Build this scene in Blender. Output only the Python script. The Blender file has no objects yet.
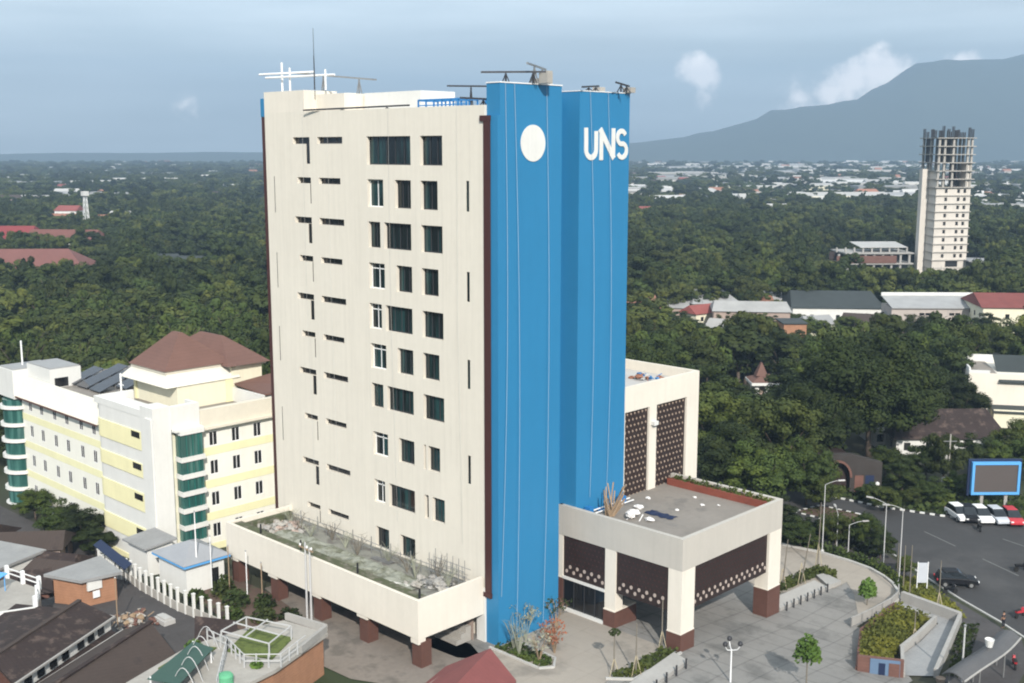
import bpy, bmesh, math, random
import numpy as np
from mathutils import Vector, Matrix
R = math.radians
C = bpy.context.scene.collection
SC = bpy.context.scene
random.seed(7)

# ------------------------------------------------------------------ camera
F_PX, PITCH, CAMZ, YAW = 1139.94, 9.598, 45.367, 45.81
CAM = Vector((71.469, -70.093, CAMZ))
cd = bpy.data.cameras.new('camera'); cam = bpy.data.objects.new('camera', cd); C.objects.link(cam)
cd.sensor_width = 36; cd.lens = F_PX / 1024 * 36; cd.clip_start = 1; cd.clip_end = 30000
_s, _c = math.sin(R(YAW)), math.cos(R(YAW))
FWD = Vector((-_c, _s, 0)); RGT = Vector((_s, _c, 0))      # ground directions of the view
cam.location = CAM
cam.rotation_euler = (R(90 - PITCH), 0, math.atan2(FWD.y, FWD.x) - R(90))
SC.camera = cam

# ------------------------------------------------------------------ light
SUN_EL, SUN_DIR = R(33), Vector((0.80, -0.60, 0))           # where the sun stands
w = bpy.data.worlds.new('World'); SC.world = w; w.use_nodes = True
nt = w.node_tree; nt.nodes.clear()
def N(nt, t, **k):
    n = nt.nodes.new(t)
    for a, b in k.items(): setattr(n, a, b)
    return n
L = lambda nt, a, b: nt.links.new(a, b)
wo = N(nt, 'ShaderNodeOutputWorld')
sky = N(nt, 'ShaderNodeTexSky', sky_type='NISHITA', sun_disc=False)
sky.sun_elevation = SUN_EL; sky.sun_rotation = math.atan2(SUN_DIR.x, SUN_DIR.y)
sky.dust_density = 2.0; sky.ozone_density = 1.5; sky.altitude = 100
bg = N(nt, 'ShaderNodeBackground'); bg.inputs[1].default_value = 0.075
L(nt, sky.outputs[0], bg.inputs[0])
# thin high cloud and cumulus, by direction
tc = N(nt, 'ShaderNodeTexCoord')
def vmath(op, a, b=None):
    n = N(nt, 'ShaderNodeVectorMath', operation=op)
    if isinstance(a, tuple): n.inputs[0].default_value = a
    else: L(nt, a, n.inputs[0])
    if b is not None:
        if isinstance(b, tuple): n.inputs[1].default_value = b
        else: L(nt, b, n.inputs[1])
    return n
def fmath(op, a, b=None, c=None, clamp=False):
    n = N(nt, 'ShaderNodeMath', operation=op, use_clamp=clamp)
    for i, v in enumerate((a, b, c)):
        if v is None: continue
        if isinstance(v, (int, float)): n.inputs[i].default_value = v
        else: L(nt, v, n.inputs[i])
    return n.outputs[0]
mp = N(nt, 'ShaderNodeMapping'); mp.inputs['Scale'].default_value = (2.2, 2.2, 13)
L(nt, tc.outputs['Generated'], mp.inputs[0])
nz = N(nt, 'ShaderNodeTexNoise'); nz.inputs['Scale'].default_value = 1.6; nz.inputs['Detail'].default_value = 7; nz.inputs['Roughness'].default_value = .55
L(nt, mp.outputs[0], nz.inputs[0])
veil = N(nt, 'ShaderNodeMapRange'); veil.inputs[1].default_value = .34; veil.inputs[2].default_value = .7; veil.inputs[3].default_value = .6; veil.inputs[4].default_value = .97
L(nt, nz.outputs[0], veil.inputs[0])
mps = N(nt, 'ShaderNodeMapping'); mps.inputs['Scale'].default_value = (1.3, 1.3, 17); mps.inputs['Rotation'].default_value = (0, .05, 0); L(nt, tc.outputs['Generated'], mps.inputs[0])
nzs = N(nt, 'ShaderNodeTexNoise'); nzs.inputs['Scale'].default_value = 2.3; nzs.inputs['Detail'].default_value = 6; L(nt, mps.outputs[0], nzs.inputs[0])
bgv = N(nt, 'ShaderNodeBackground'); bgv.inputs[0].default_value = (.545, .61, .64, 1); sxyz = N(nt, 'ShaderNodeSeparateXYZ'); L(nt, tc.outputs['Generated'], sxyz.inputs[0]); low = N(nt, 'ShaderNodeMapRange', interpolation_type='SMOOTHSTEP'); low.inputs[1].default_value = 0.0; low.inputs[2].default_value = .10; low.inputs[3].default_value = .72; L(nt, sxyz.outputs[2], low.inputs[0])
L(nt, fmath('MULTIPLY', low.outputs[0], fmath('ADD', fmath('MULTIPLY', nzs.outputs[0], 1.0), .76)), bgv.inputs[1])
mix1 = N(nt, 'ShaderNodeMixShader'); L(nt, veil.outputs[0], mix1.inputs[0]); L(nt, bg.outputs[0], mix1.inputs[1]); L(nt, bgv.outputs[0], mix1.inputs[2])
def pix_dir(px, py):
    x, y = (px - 512) / F_PX, -(py - 341.5) / F_PX
    a = R(PITCH)
    return (RGT * x + FWD * (math.cos(a) + y * math.sin(a)) + Vector((0, 0, -math.sin(a) + y * math.cos(a)))).normalized()
nz2 = N(nt, 'ShaderNodeTexNoise'); nz2.inputs['Scale'].default_value = 46; nz2.inputs['Detail'].default_value = 8; nz2.inputs['Roughness'].default_value = .62
L(nt, tc.outputs['Generated'], nz2.inputs[0])
puffs = None
for (px, py, r, amp) in [(694, 70, .0115, 1.0), (706, 77, .0115, 1.05), (703, 92, .012, .5), (852, 82, .016, .95), (880, 75, .018, 1.0), (832, 92, .017, .7), (962, 66, .011, .8), (1002, 86, .012, .45), (905, 70, .010, .5), (800, 95, .016, .45),
                          (185, 105, .016, .32), (75, 40, .02, -.0)]:
    d = pix_dir(px, py)
    dist = vmath('DISTANCE', tc.outputs['Generated'], (d.x, d.y, d.z))
    f = fmath('MULTIPLY', fmath('SUBTRACT', 1.0, fmath('DIVIDE', dist.outputs['Value'], r * 1.7)), amp)
    puffs = f if puffs is None else fmath('MAXIMUM', puffs, f)
dens = fmath('ADD', puffs, fmath('MULTIPLY', fmath('SUBTRACT', nz2.outputs[0], .5), 1.5))
dm = N(nt, 'ShaderNodeMapRange', interpolation_type='SMOOTHSTEP'); dm.inputs[1].default_value = .12; dm.inputs[2].default_value = .75
L(nt, dens, dm.inputs[0])
pm = N(nt, 'ShaderNodeMapRange', interpolation_type='SMOOTHSTEP'); pm.inputs[1].default_value = 0.0; pm.inputs[2].default_value = .22; L(nt, puffs, pm.inputs[0])
cm = fmath('MULTIPLY', dm.outputs[0], pm.outputs[0])
bgc = N(nt, 'ShaderNodeBackground'); bgc.inputs[0].default_value = (.95, .87, .82, 1); bgc.inputs[1].default_value = 1.9
mix2 = N(nt, 'ShaderNodeMixShader'); L(nt, fmath('MULTIPLY', cm, .8), mix2.inputs[0]); L(nt, mix1.outputs[0], mix2.inputs[1]); L(nt, bgc.outputs[0], mix2.inputs[2])
L(nt, mix2.outputs[0], wo.inputs[0])

sd = bpy.data.lights.new('sun', 'SUN'); sun = bpy.data.objects.new('sun', sd); C.objects.link(sun)
sd.energy = 3.6; sd.angle = R(.6); sd.color = (1, .945, .86)
_to = (SUN_DIR * math.cos(SUN_EL) + Vector((0, 0, math.sin(SUN_EL))))
sun.rotation_euler = _to.to_track_quat('Z', 'Y').to_euler(); sun.location = (100, -80, 120)
vs = SC.view_settings; vs.view_transform = 'Standard'; vs.look = 'None'; vs.exposure = .88; vs.gamma = 1
SC.cycles.pixel_filter_type = 'BLACKMAN_HARRIS'; SC.cycles.filter_width = 2.0
SC.cycles.max_bounces = 5; SC.cycles.diffuse_bounces = 3; SC.cycles.glossy_bounces = 2; SC.cycles.transmission_bounces = 3
SC.cycles.volume_bounces = 0; SC.cycles.transparent_max_bounces = 8; SC.cycles.caustics_reflective = False; SC.cycles.caustics_refractive = False

# ------------------------------------------------------------------ materials
def mat(name, col, rough=.85, var=.10, scale=.6, bump=.0, bscale=8, metal=0, spec=.35, streak=0, lines=None, spots=None, sheen=0, rnd=0, trans=0):
    """procedural: two noises vary the colour; streak = rain streaks; lines = [(axis, period, width, dark)] seams;
    spots = (colour, scale, threshold) blotches of another colour; rnd = change per object"""
    m = bpy.data.materials.new(name); m.use_nodes = True; t = m.node_tree; t.nodes.clear()
    out = N(t, 'ShaderNodeOutputMaterial'); b = N(t, 'ShaderNodeBsdfPrincipled'); L(t, b.outputs[0], out.inputs[0])
    b.inputs['Roughness'].default_value = rough; b.inputs['Metallic'].default_value = metal; b.inputs['Specular IOR Level'].default_value = spec
    tc = N(t, 'ShaderNodeTexCoord'); co = tc.outputs['Object']
    oi = N(t, 'ShaderNodeObjectInfo')
    def noise(sc, detail=5, vec=None, rough_=.6):
        n = N(t, 'ShaderNodeTexNoise'); n.inputs['Scale'].default_value = sc; n.inputs['Detail'].default_value = detail; n.inputs['Roughness'].default_value = rough_
        L(t, vec or co, n.inputs[0]); return n.outputs[0]
    def mth(op, a, b_=None, clamp=False):
        n = N(t, 'ShaderNodeMath', operation=op, use_clamp=clamp)
        for i, v in enumerate((a, b_)):
            if v is None: continue
            if isinstance(v, (int, float)): n.inputs[i].default_value = v
            else: L(t, v, n.inputs[i])
        return n.outputs[0]
    fac = mth('ADD', mth('MULTIPLY', mth('SUBTRACT', noise(scale), .5), var * 3), mth('MULTIPLY', mth('SUBTRACT', noise(scale * 9, 3), .5), var * 1.6))
    if rnd: fac = mth('ADD', fac, mth('MULTIPLY', mth('SUBTRACT', oi.outputs['Random'], .5), rnd))
    if streak:
        mp = N(t, 'ShaderNodeMapping'); mp.inputs['Scale'].default_value = (1.6, 1.6, .07); L(t, co, mp.inputs[0])
        fac = mth('SUBTRACT', fac, mth('MULTIPLY', mth('POWER', noise(1.4, 4, mp.outputs[0]), 2.2), streak))
    if lines:
        sep = N(t, 'ShaderNodeSeparateXYZ'); L(t, co, sep.inputs[0])
        for ax, per, wd, dk in lines:
            q = mth('ABSOLUTE', mth('SUBTRACT', mth('FRACT', mth('DIVIDE', sep.outputs[ax], per)), .5))
            fac = mth('SUBTRACT', fac, mth('MULTIPLY', mth('LESS_THAN', q, wd / per / 2), dk))
    mul = mth('MAXIMUM', mth('ADD', fac, 1.0), .05)
    base = N(t, 'ShaderNodeRGB'); base.outputs[0].default_value = (*col, 1); cur = base.outputs[0]
    if spots:
        mx = N(t, 'ShaderNodeMix', data_type='RGBA'); mx.inputs[7].default_value = (*spots[0], 1); L(t, cur, mx.inputs[6])
        rg = N(t, 'ShaderNodeMapRange'); rg.inputs[1].default_value = spots[2] - .06; rg.inputs[2].default_value = spots[2] + .06; L(t, noise(spots[1], 6, None, .65), rg.inputs[0])
        L(t, rg.outputs[0], mx.inputs[0]); cur = mx.outputs[2]
    vm = N(t, 'ShaderNodeVectorMath', operation='SCALE'); L(t, cur, vm.inputs[0]); L(t, mul, vm.inputs[3])
    L(t, vm.outputs[0], b.inputs['Base Color'])
    if bump:
        bp = N(t, 'ShaderNodeBump'); bp.inputs['Strength'].default_value = bump; bp.inputs['Distance'].default_value = .1
        L(t, noise(bscale, 5), bp.inputs['Height']); L(t, bp.outputs[0], b.inputs['Normal'])
    if trans:
        tr = N(t, 'ShaderNodeBsdfTranslucent'); L(t, vm.outputs[0], tr.inputs[0]); ms = N(t, 'ShaderNodeMixShader'); ms.inputs[0].default_value = trans
        L(t, b.outputs[0], ms.inputs[1]); L(t, tr.outputs[0], ms.inputs[2]); L(t, ms.outputs[0], out.inputs[0])
    return m
def glass_mat(name, col, stripes=1.0, tint=(.03, .10, .10)):
    m = mat(name, col, rough=.06, var=.3, scale=.4, spec=.5)
    t = m.node_tree; b = next(n for n in t.nodes if n.type == 'BSDF_PRINCIPLED')
    tc = N(t, 'ShaderNodeTexCoord'); mp = N(t, 'ShaderNodeMapping'); mp.inputs['Scale'].default_value = (1.25, 1.25, .10); L(t, tc.outputs['Object'], mp.inputs[0])
    n = N(t, 'ShaderNodeTexNoise'); n.inputs['Scale'].default_value = 1.0; n.inputs['Detail'].default_value = 3; L(t, mp.outputs[0], n.inputs[0])
    rg = N(t, 'ShaderNodeMapRange'); rg.inputs[1].default_value = .46; rg.inputs[2].default_value = .72; rg.inputs[4].default_value = stripes; L(t, n.outputs[0], rg.inputs[0])
    mx = N(t, 'ShaderNodeMix', data_type='RGBA'); mx.inputs[6].default_value = (*col, 1); mx.inputs[7].default_value = (*tint, 1)
    L(t, rg.outputs[0], mx.inputs[0]); L(t, mx.outputs[2], b.inputs['Base Color'])
    return m
MT = {}
def defmat(k, *a, **kw): MT[k] = mat(k, *a, **kw)
defmat('cream', (.675, .63, .55), var=.045, scale=.15, streak=.20, lines=[(0, 1.22, .03, .05)])
defmat('cream_plain', (.69, .64, .56), var=.05, scale=.25, streak=.14)
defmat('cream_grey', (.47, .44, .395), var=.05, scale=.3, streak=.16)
defmat('white_paint', (.66, .655, .63), var=.06, scale=.4, streak=.14)
defmat('white_metal', (.75, .75, .75), rough=.45, var=.05)
defmat('blue_panel', (.024, .182, .365), rough=.5, var=.04, scale=.12, lines=[(1, 1.15, .05, .035), (0, 1.15, .05, .035)], streak=.08)
defmat('blue_paint', (.02, .16, .40), rough=.5, var=.1)
defmat('sign_blue', (.10, .34, .68), rough=.5, var=.06)
defmat('brown_trim', (.055, .018, .016), rough=.55, var=.12)
defmat('brown_stone', (.105, .05, .038), rough=.6, var=.14, scale=.8, lines=[(2, .6, .02, .25)])
defmat('dark_screen', (.028, .017, .015), rough=.6, var=.2)
defmat('motif', (.40, .33, .29), rough=.7, var=.1)
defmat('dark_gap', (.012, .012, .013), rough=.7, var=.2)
defmat('concrete', (.36, .34, .31), var=.14, scale=.5, streak=.25, bump=.15)
defmat('concrete_pale', (.33, .318, .30), var=.12, scale=.5, streak=.15, bump=.1)
defmat('deck', (.23, .205, .18), var=.16, scale=.25, spots=((.17, .155, .14), .35, .6))
defmat('terrace_deck', (.21, .21, .185), var=.25, scale=.4, spots=((.13, .12, .11), .55, .55), bump=.3)
defmat('moss', (.075, .085, .045), var=.35, scale=.8, spots=((.15, .14, .11), 1.2, .55), bump=.5)
defmat('sheet', (.23, .24, .205), rough=.9, var=.22, scale=.7, spots=((.12, .125, .09), .6, .52), bump=.4, bscale=2)
defmat('steel', (.30, .30, .30), rough=.45, metal=.6, var=.15)
defmat('dark_steel', (.045, .045, .05), rough=.5, metal=.3, var=.15)
defmat('wood', (.28, .20, .13), var=.2, scale=2)
defmat('bamboo', (.42, .36, .24), var=.2, scale=2)
defmat('bark', (.085, .065, .05), var=.3, scale=2, bump=.4)
defmat('bark_grey', (.17, .15, .12), var=.25, scale=2, bump=.3)
defmat('roof_brown', (.030, .019, .017), var=.28, scale=.5, spots=((.085, .06, .05), .9, .60), lines=[(0, .42, .06, .16), (1, .42, .06, .16)], rough=.8)
defmat('roof_brown2', (.055, .040, .034), var=.2, scale=.5, spots=((.038, .028, .025), .5, .6), lines=[(0, .4, .06, .14)])
defmat('roof_tile', (.145, .076, .060), var=.14, scale=.3, lines=[(2, .35, .05, .13)], rough=.75)
defmat('roof_red', (.21, .06, .052), var=.16, scale=.4, lines=[(0, .5, .05, .12)], rnd=.4)
defmat('roof_maroon', (.19, .06, .056), var=.14, scale=.6, lines=[(1, .45, .04, .12)])
defmat('roof_orange', (.28, .13, .085), var=.2, scale=.4, rnd=.3)
defmat('roof_grey', (.27, .27, .27), var=.18, scale=.4, lines=[(0, .9, .05, .10)], rnd=.3, rough=.6)
defmat('roof_dark', (.035, .042, .042), var=.2, scale=.3, rough=.7)
defmat('roof_pale', (.44, .43, .415), var=.14, scale=.2, rnd=.6, rough=.6)
defmat('tent', (.27, .28, .30), var=.1, scale=.5, rough=.7)
defmat('yellow', (.77, .72, .44), var=.07, scale=.4, streak=.12)
defmat('band_pale', (.76, .73, .46), var=.06, scale=.4, streak=.1)
defmat('wall_ivory', (.78, .765, .69), var=.05, scale=.3, streak=.14)
defmat('pale_yellow', (.73, .69, .54), var=.05, scale=.3, streak=.14)
defmat('tan_band', (.66, .61, .51), var=.08, scale=.4, streak=.1)
defmat('mansard', (.68, .65, .57), var=.06, scale=.4, lines=[(0, .7, .05, .05)])
defmat('brick', (.33, .17, .10), var=.2, scale=1.2, lines=[(2, .28, .03, .18)])
defmat('brick_dark', (.14, .07, .055), var=.25, scale=1.2, lines=[(2, .3, .03, .2)])
defmat('red_soil', (.20, .055, .035), var=.25, scale=1)
defmat('asphalt', (.046, .045, .046), var=.16, scale=.12, rough=.9, bump=.1, bscale=30, spots=((.060, .058, .058), .06, .57))
defmat('asphalt_yard', (.06, .055, .055), var=.3, scale=.3, spots=((.11, .10, .09), .4, .66))
defmat('plaza', (.215, .206, .194), var=.13, scale=.2, lines=[(0, 2.6, .16, .22), (1, 2.6, .16, .22)], spots=((.145, .14, .132), .22, .57))
defmat('plaza_beige', (.31, .275, .235), var=.10, scale=.15, lines=[(0, 3.2, .08, .12), (1, 3.2, .08, .12)], spots=((.22, .197, .17), .2, .58))
defmat('kerb', (.42, .41, .39), var=.15, scale=1)
defmat('kerb_white', (.62, .62, .60), var=.12, scale=1)
defmat('kerb_black', (.03, .03, .03), var=.12, scale=1)
defmat('brown_earth', (.10, .065, .05), var=.3, scale=.5, spots=((.05, .07, .03), .5, .6))
defmat('paint_line', (.17, .17, .165), var=.25, scale=2)
defmat('car_black', (.008, .008, .010), rough=.5, spec=.2, var=.1)
defmat('rubber', (.015, .015, .015), var=.1)
defmat('car_glass', (.012, .015, .018), rough=.08, spec=.6, var=.1)
defmat('red_paint', (.42, .03, .04), rough=.5, var=.12)
defmat('red_cloth', (.50, .06, .07), var=.12)
defmat('white_cloth', (.72, .70, .68), var=.1, scale=1.5)
defmat('cloth_dark', (.02, .022, .03), var=.2)
defmat('skin', (.30, .17, .11), rough=.6, var=.05)
defmat('hair', (.012, .010, .009), var=.1)
defmat('screen_off', (.085, .072, .068), rough=.5, var=.05)
defmat('navy', (.010, .020, .058), rough=.6, var=.1)
defmat('pale_blue', (.11, .17, .26), rough=.6, var=.1)
defmat('green_net', (.04, .085, .07), var=.12, scale=.5)
defmat('green_bright', (.11, .36, .20), var=.12, scale=.8)
defmat('lawn', (.10, .13, .03), var=.3, scale=.8, spots=((.06, .08, .02), 1.5, .55), bump=.3)
defmat('roof_slate', (.085, .083, .085), var=.15, scale=.5, rough=.55)
defmat('lane', (.20, .172, .148), var=.2, scale=.3, spots=((.12, .105, .09), .3, .56))
defmat('town_wall', (.50, .48, .455), var=.12, scale=.2, rnd=.5)
defmat('shade_stone', (.040, .034, .031), var=.25, scale=.6)  # gate house stone; the shade over it is put into this colour
defmat('pole_grey', (.46, .46, .46), rough=.5, var=.1)
defmat('panel_grey', (.45, .47, .51), rough=.5, var=.08)
defmat('solar', (.018, .020, .028), rough=.15, spec=.6, var=.15, lines=[(0, 1.0, .06, -.9)])
defmat('haze_town', (.45, .43, .41), var=.2)
defmat('under_wall', (.36, .28, .24), var=.16, scale=.4, streak=.2)
defmat('lattice_light', (.30, .23, .18), var=.12)
MT['glass'] = glass_mat('window_glass', (.006, .009, .010), .9, (.020, .066, .068))
MT['glass_teal'] = glass_mat('teal_glass', (.020, .075, .066), 1.0, (.085, .21, .185))
MT['glass_dark'] = glass_mat('dark_glass', (.010, .010, .011), .7, (.035, .035, .035))
MT['teal_frost'] = mat('teal_pane', (.02, .13, .11), rough=.25, var=.2, scale=1, spec=.5)

def leaf_mat(name, col, rnd=.5, var=.22, trans=.2, hue2=None):
    m = mat(name, col, rough=.7, var=var, scale=.35, rnd=rnd, spec=.2, trans=trans, spots=(hue2 or tuple(c * f for c, f in zip(col, (1.45, 1.3, 1.0))), .22, .55))
    return m
MT['leaf_wood'] = leaf_mat('leaf_wood', (.038, .057, .013), rnd=1.0)
MT['leaf_olive'] = leaf_mat('leaf_olive', (.050, .066, .015), rnd=.7)
MT['leaf_gold'] = leaf_mat('leaf_gold', (.066, .080, .019), rnd=.7)
MT['leaf_dark'] = leaf_mat('leaf_dark', (.027, .040, .011), rnd=.7)
MT['leaf_bright'] = leaf_mat('leaf_bright', (.085, .15, .028), rnd=.3)
MT['leaf_lime'] = leaf_mat('leaf_lime', (.105, .115, .022), rnd=.3)
MT['leaf_red'] = leaf_mat('leaf_red', (.27, .10, .055), rnd=.3)
MT['leaf_pale'] = leaf_mat('leaf_pale', (.30, .31, .24), rnd=.3)

# ------------------------------------------------------------------ mesh helpers
class MB:
    def __init__(s): s.v = []; s.f = []
    def add(s, vs, fs):
        o = len(s.v); s.v += [tuple(p) for p in vs]; s.f += [tuple(i + o for i in f) for f in fs]; return s
    def quad(s, *p): return s.add(p, [tuple(range(len(p)))])
    def box(s, x0, y0, z0, x1, y1, z1):
        x0, x1 = min(x0, x1), max(x0, x1); y0, y1 = min(y0, y1), max(y0, y1); z0, z1 = min(z0, z1), max(z0, z1)
        return s.add([(x0, y0, z0), (x1, y0, z0), (x1, y1, z0), (x0, y1, z0), (x0, y0, z1), (x1, y0, z1), (x1, y1, z1), (x0, y1, z1)],
                     [(0, 3, 2, 1), (4, 5, 6, 7), (0, 1, 5, 4), (1, 2, 6, 5), (2, 3, 7, 6), (3, 0, 4, 7)])
    def bar(s, p, q, w, h=None, up=(0, 0, 1)):
        """rectangular bar from p to q, w wide, h tall, centred"""
        h = h or w; p, q = Vector(p), Vector(q); d = (q - p).normalized(); u = Vector(up)
        if abs(d.dot(u)) > .97: u = Vector((1, 0, 0))
        a = d.cross(u).normalized(); b = a.cross(d).normalized()
        vs = [e + a * i * w / 2 + b * j * h / 2 for e in (p, q) for i, j in ((-1, -1), (1, -1), (1, 1), (-1, 1))]
        return s.add(vs, [(0, 1, 2, 3), (7, 6, 5, 4), (0, 4, 5, 1), (1, 5, 6, 2), (2, 6, 7, 3), (3, 7, 4, 0)])
    def prism(s, poly, z0, z1):
        n = len(poly)
        if sum(poly[i][0] * poly[(i + 1) % n][1] - poly[(i + 1) % n][0] * poly[i][1] for i in range(n)) < 0: poly = poly[::-1]
        g = lambda z, i, p: (p[0], p[1], z[i] if isinstance(z, (list, tuple)) else z)
        return s.add([g(z0, i, p) for i, p in enumerate(poly)] + [g(z1, i, p) for i, p in enumerate(poly)],
                     [tuple(range(n))[::-1], tuple(range(n, 2 * n))] + [(i, (i + 1) % n, n + (i + 1) % n, n + i) for i in range(n)])
    def tube(s, p, q, r0, r1=None, n=8, cap=True):
        r1 = r0 if r1 is None else r1; p, q = Vector(p), Vector(q); d = (q - p).normalized()
        a = d.orthogonal().normalized(); b = d.cross(a)
        vs = [e + (a * math.cos(t) + b * math.sin(t)) * r for e, r in ((p, r0), (q, r1)) for t in [2 * math.pi * k / n for k in range(n)]]
        fs = [(k, (k + 1) % n, n + (k + 1) % n, n + k) for k in range(n)]
        if cap: fs += [tuple(range(n))[::-1], tuple(range(n, 2 * n))]
        return s.add(vs, fs)
    def path(s, pts, r, n=6):
        for a, b in zip(pts, pts[1:]): s.tube(a, b, r, r, n)
        return s
    def lathe(s, prof, c=(0, 0, 0), n=14):
        vs = [(c[0] + r * math.cos(2 * math.pi * k / n), c[1] + r * math.sin(2 * math.pi * k / n), c[2] + z) for r, z in prof for k in range(n)]
        fs = [(i * n + k, i * n + (k + 1) % n, (i + 1) * n + (k + 1) % n, (i + 1) * n + k) for i in range(len(prof) - 1) for k in range(n)]
        return s.add(vs, fs + [tuple(range(n))[::-1], tuple(range((len(prof) - 1) * n, len(prof) * n))])
    def blob(s, c, rx, ry, rz, seed=0, rough=.25, n=8):
        """irregular lump"""
        rr = random.Random(seed); vs = []
        for i in range(n // 2 + 1):
            th = math.pi * i / (n // 2)
            for k in range(n):
                ph = 2 * math.pi * k / n; q = 1 + rr.uniform(-rough, rough)
                vs.append((c[0] + rx * q * math.sin(th) * math.cos(ph), c[1] + ry * q * math.sin(th) * math.sin(ph), c[2] + rz * q * math.cos(th)))
        fs = [(i * n + k, (i + 1) * n + k, (i + 1) * n + (k + 1) % n, i * n + (k + 1) % n) for i in range(n // 2) for k in range(n)]
        return s.add(vs, fs)
    def mesh(s, name, off=(0, 0, 0), smooth=False):
        me = bpy.data.meshes.new(name); ox, oy, oz = off
        me.from_pydata([(x - ox, y - oy, z - oz) for x, y, z in s.v], [], s.f)
        if smooth: me.shade_smooth()
        return me
def tag(o, label=None, cat=None, group=None, kind=None):
    if label: o['label'] = label
    if cat: o['category'] = cat
    if group: o['group'] = group
    if kind: o['kind'] = kind
    return o
def thing(name, label, cat, loc=(0, 0, 0), rz=0, group=None):
    o = bpy.data.objects.new(name, None); C.objects.link(o); o.location = loc; o.rotation_euler = (0, 0, rz); o.empty_display_size = .5
    return tag(o, label, cat, group)
def part(name, mb, m, parent, label=None, world=True, smooth=False):
    """a mesh under its thing; world=True: vertices are in world coordinates, and the thing is not rotated"""
    root = parent; off = Vector((0, 0, 0))
    while root is not None:
        off = off + Vector(root.location); root = root.parent
    me = mb if isinstance(mb, bpy.types.Mesh) else mb.mesh(name, off if world else (0, 0, 0), smooth)
    if not me.materials: me.materials.append(MT[m] if isinstance(m, str) else m)
    o = bpy.data.objects.new(name, me); C.objects.link(o); o.parent = parent
    if label: o['label'] = label
    return o
def solo(name, mb, m, label, cat, group=None, smooth=False, kind=None):
    """a thing that is one mesh; its origin goes to the middle of its base"""
    a = np.array(mb.v); c = ((a[:, 0].min() + a[:, 0].max()) / 2, (a[:, 1].min() + a[:, 1].max()) / 2, a[:, 2].min())
    me = mb.mesh(name, c, smooth); me.materials.append(MT[m] if isinstance(m, str) else m)
    o = bpy.data.objects.new(name, me); C.objects.link(o); o.location = c
    return tag(o, label, cat, group, kind)
def structure(name, mb, m):
    me = mb.mesh(name) if isinstance(mb, MB) else mb
    me.materials.append(MT[m] if isinstance(m, str) else m); o = bpy.data.objects.new(name, me); C.objects.link(o)
    return tag(o, kind='structure')
def dup(root, loc, rz=0, sc=None, label=None, group=None):
    r = root.copy(); C.objects.link(r); r.location = loc; r.rotation_euler = (0, 0, rz)
    if sc is not None: r.scale = sc if isinstance(sc, tuple) else (sc, sc, sc)
    if label: r['label'] = label
    if group: r['group'] = group
    for ch in root.children:
        c = ch.copy(); C.objects.link(c); c.parent = r
        for g in ch.children:
            d = g.copy(); C.objects.link(d); d.parent = c
    return r
def S(t):
    t = min(max(t, 0), 1); return t * t * (3 - 2 * t)
def H(x, y):
    """height of the ground"""
    return -1.3 * S((y - 9) / 20) * S((x + 30) / 25) - 2.5 * S((-x - 37) / 12)
def ground_at(px, py, dz=0):
    """the point of the ground seen at a pixel of the photograph"""
    d = pix_dir(px, py); z = 0
    for _ in range(12):
        p = CAM + d * ((z + dz - CAMZ) / d.z); z = H(p.x, p.y)
    return Vector((p.x, p.y, z))
def polar(dist, px):
    """ground point at a forward distance in a pixel column's direction"""
    p = CAM + FWD * dist + RGT * (dist * (px - 512) / F_PX); return Vector((p.x, p.y, H(p.x, p.y)))
def drape(poly, dz):
    """a sheet that follows the ground, cut at every metre of the slope"""
    bm = bmesh.new(); bm.faces.new([bm.verts.new((x, y, 0)) for x, y in poly]); bm.normal_update(); bmesh.ops.triangulate(bm, faces=bm.faces[:])
    ys = [y for _, y in poly]; y = max(9, math.ceil(min(ys)))
    while y <= min(29, max(ys)):
        bmesh.ops.bisect_plane(bm, geom=bm.verts[:] + bm.edges[:] + bm.faces[:], plane_co=(0, y, 0), plane_no=(0, 1, 0)); y += 1
    for x in range(-49, -36):
        if min(p[0] for p in poly) < x < max(p[0] for p in poly): bmesh.ops.bisect_plane(bm, geom=bm.verts[:] + bm.edges[:] + bm.faces[:], plane_co=(x, 0, 0), plane_no=(1, 0, 0))
    bmesh.ops.triangulate(bm, faces=[f for f in bm.faces if len(f.verts) > 4])
    for v in bm.verts: v.co.z = H(v.co.x, v.co.y) + dz
    bmesh.ops.recalc_face_normals(bm, faces=bm.faces[:])
    if sum(f.normal.z for f in bm.faces) < 0: bmesh.ops.reverse_faces(bm, faces=bm.faces[:])
    me = bpy.data.meshes.new('sheet'); bm.to_mesh(me); bm.free(); return me
def kerb_run(name, pts, m, w_=.22, h_=.14, closed=False):
    mb = MB(); P = pts + ([pts[0]] if closed else [])
    for (a, b) in zip(P, P[1:]):
        n = max(1, int(math.dist(a, b) / 2.5))
        for i in range(n):
            p = [a[k] + (b[k] - a[k]) * i / n for k in (0, 1)]; q = [a[k] + (b[k] - a[k]) * (i + 1) / n for k in (0, 1)]
            mb.bar((*p, H(*p) + h_ / 2 - .02), (*q, H(*q) + h_ / 2 - .02), w_, h_)
    return structure(name, mb, m)
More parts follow.
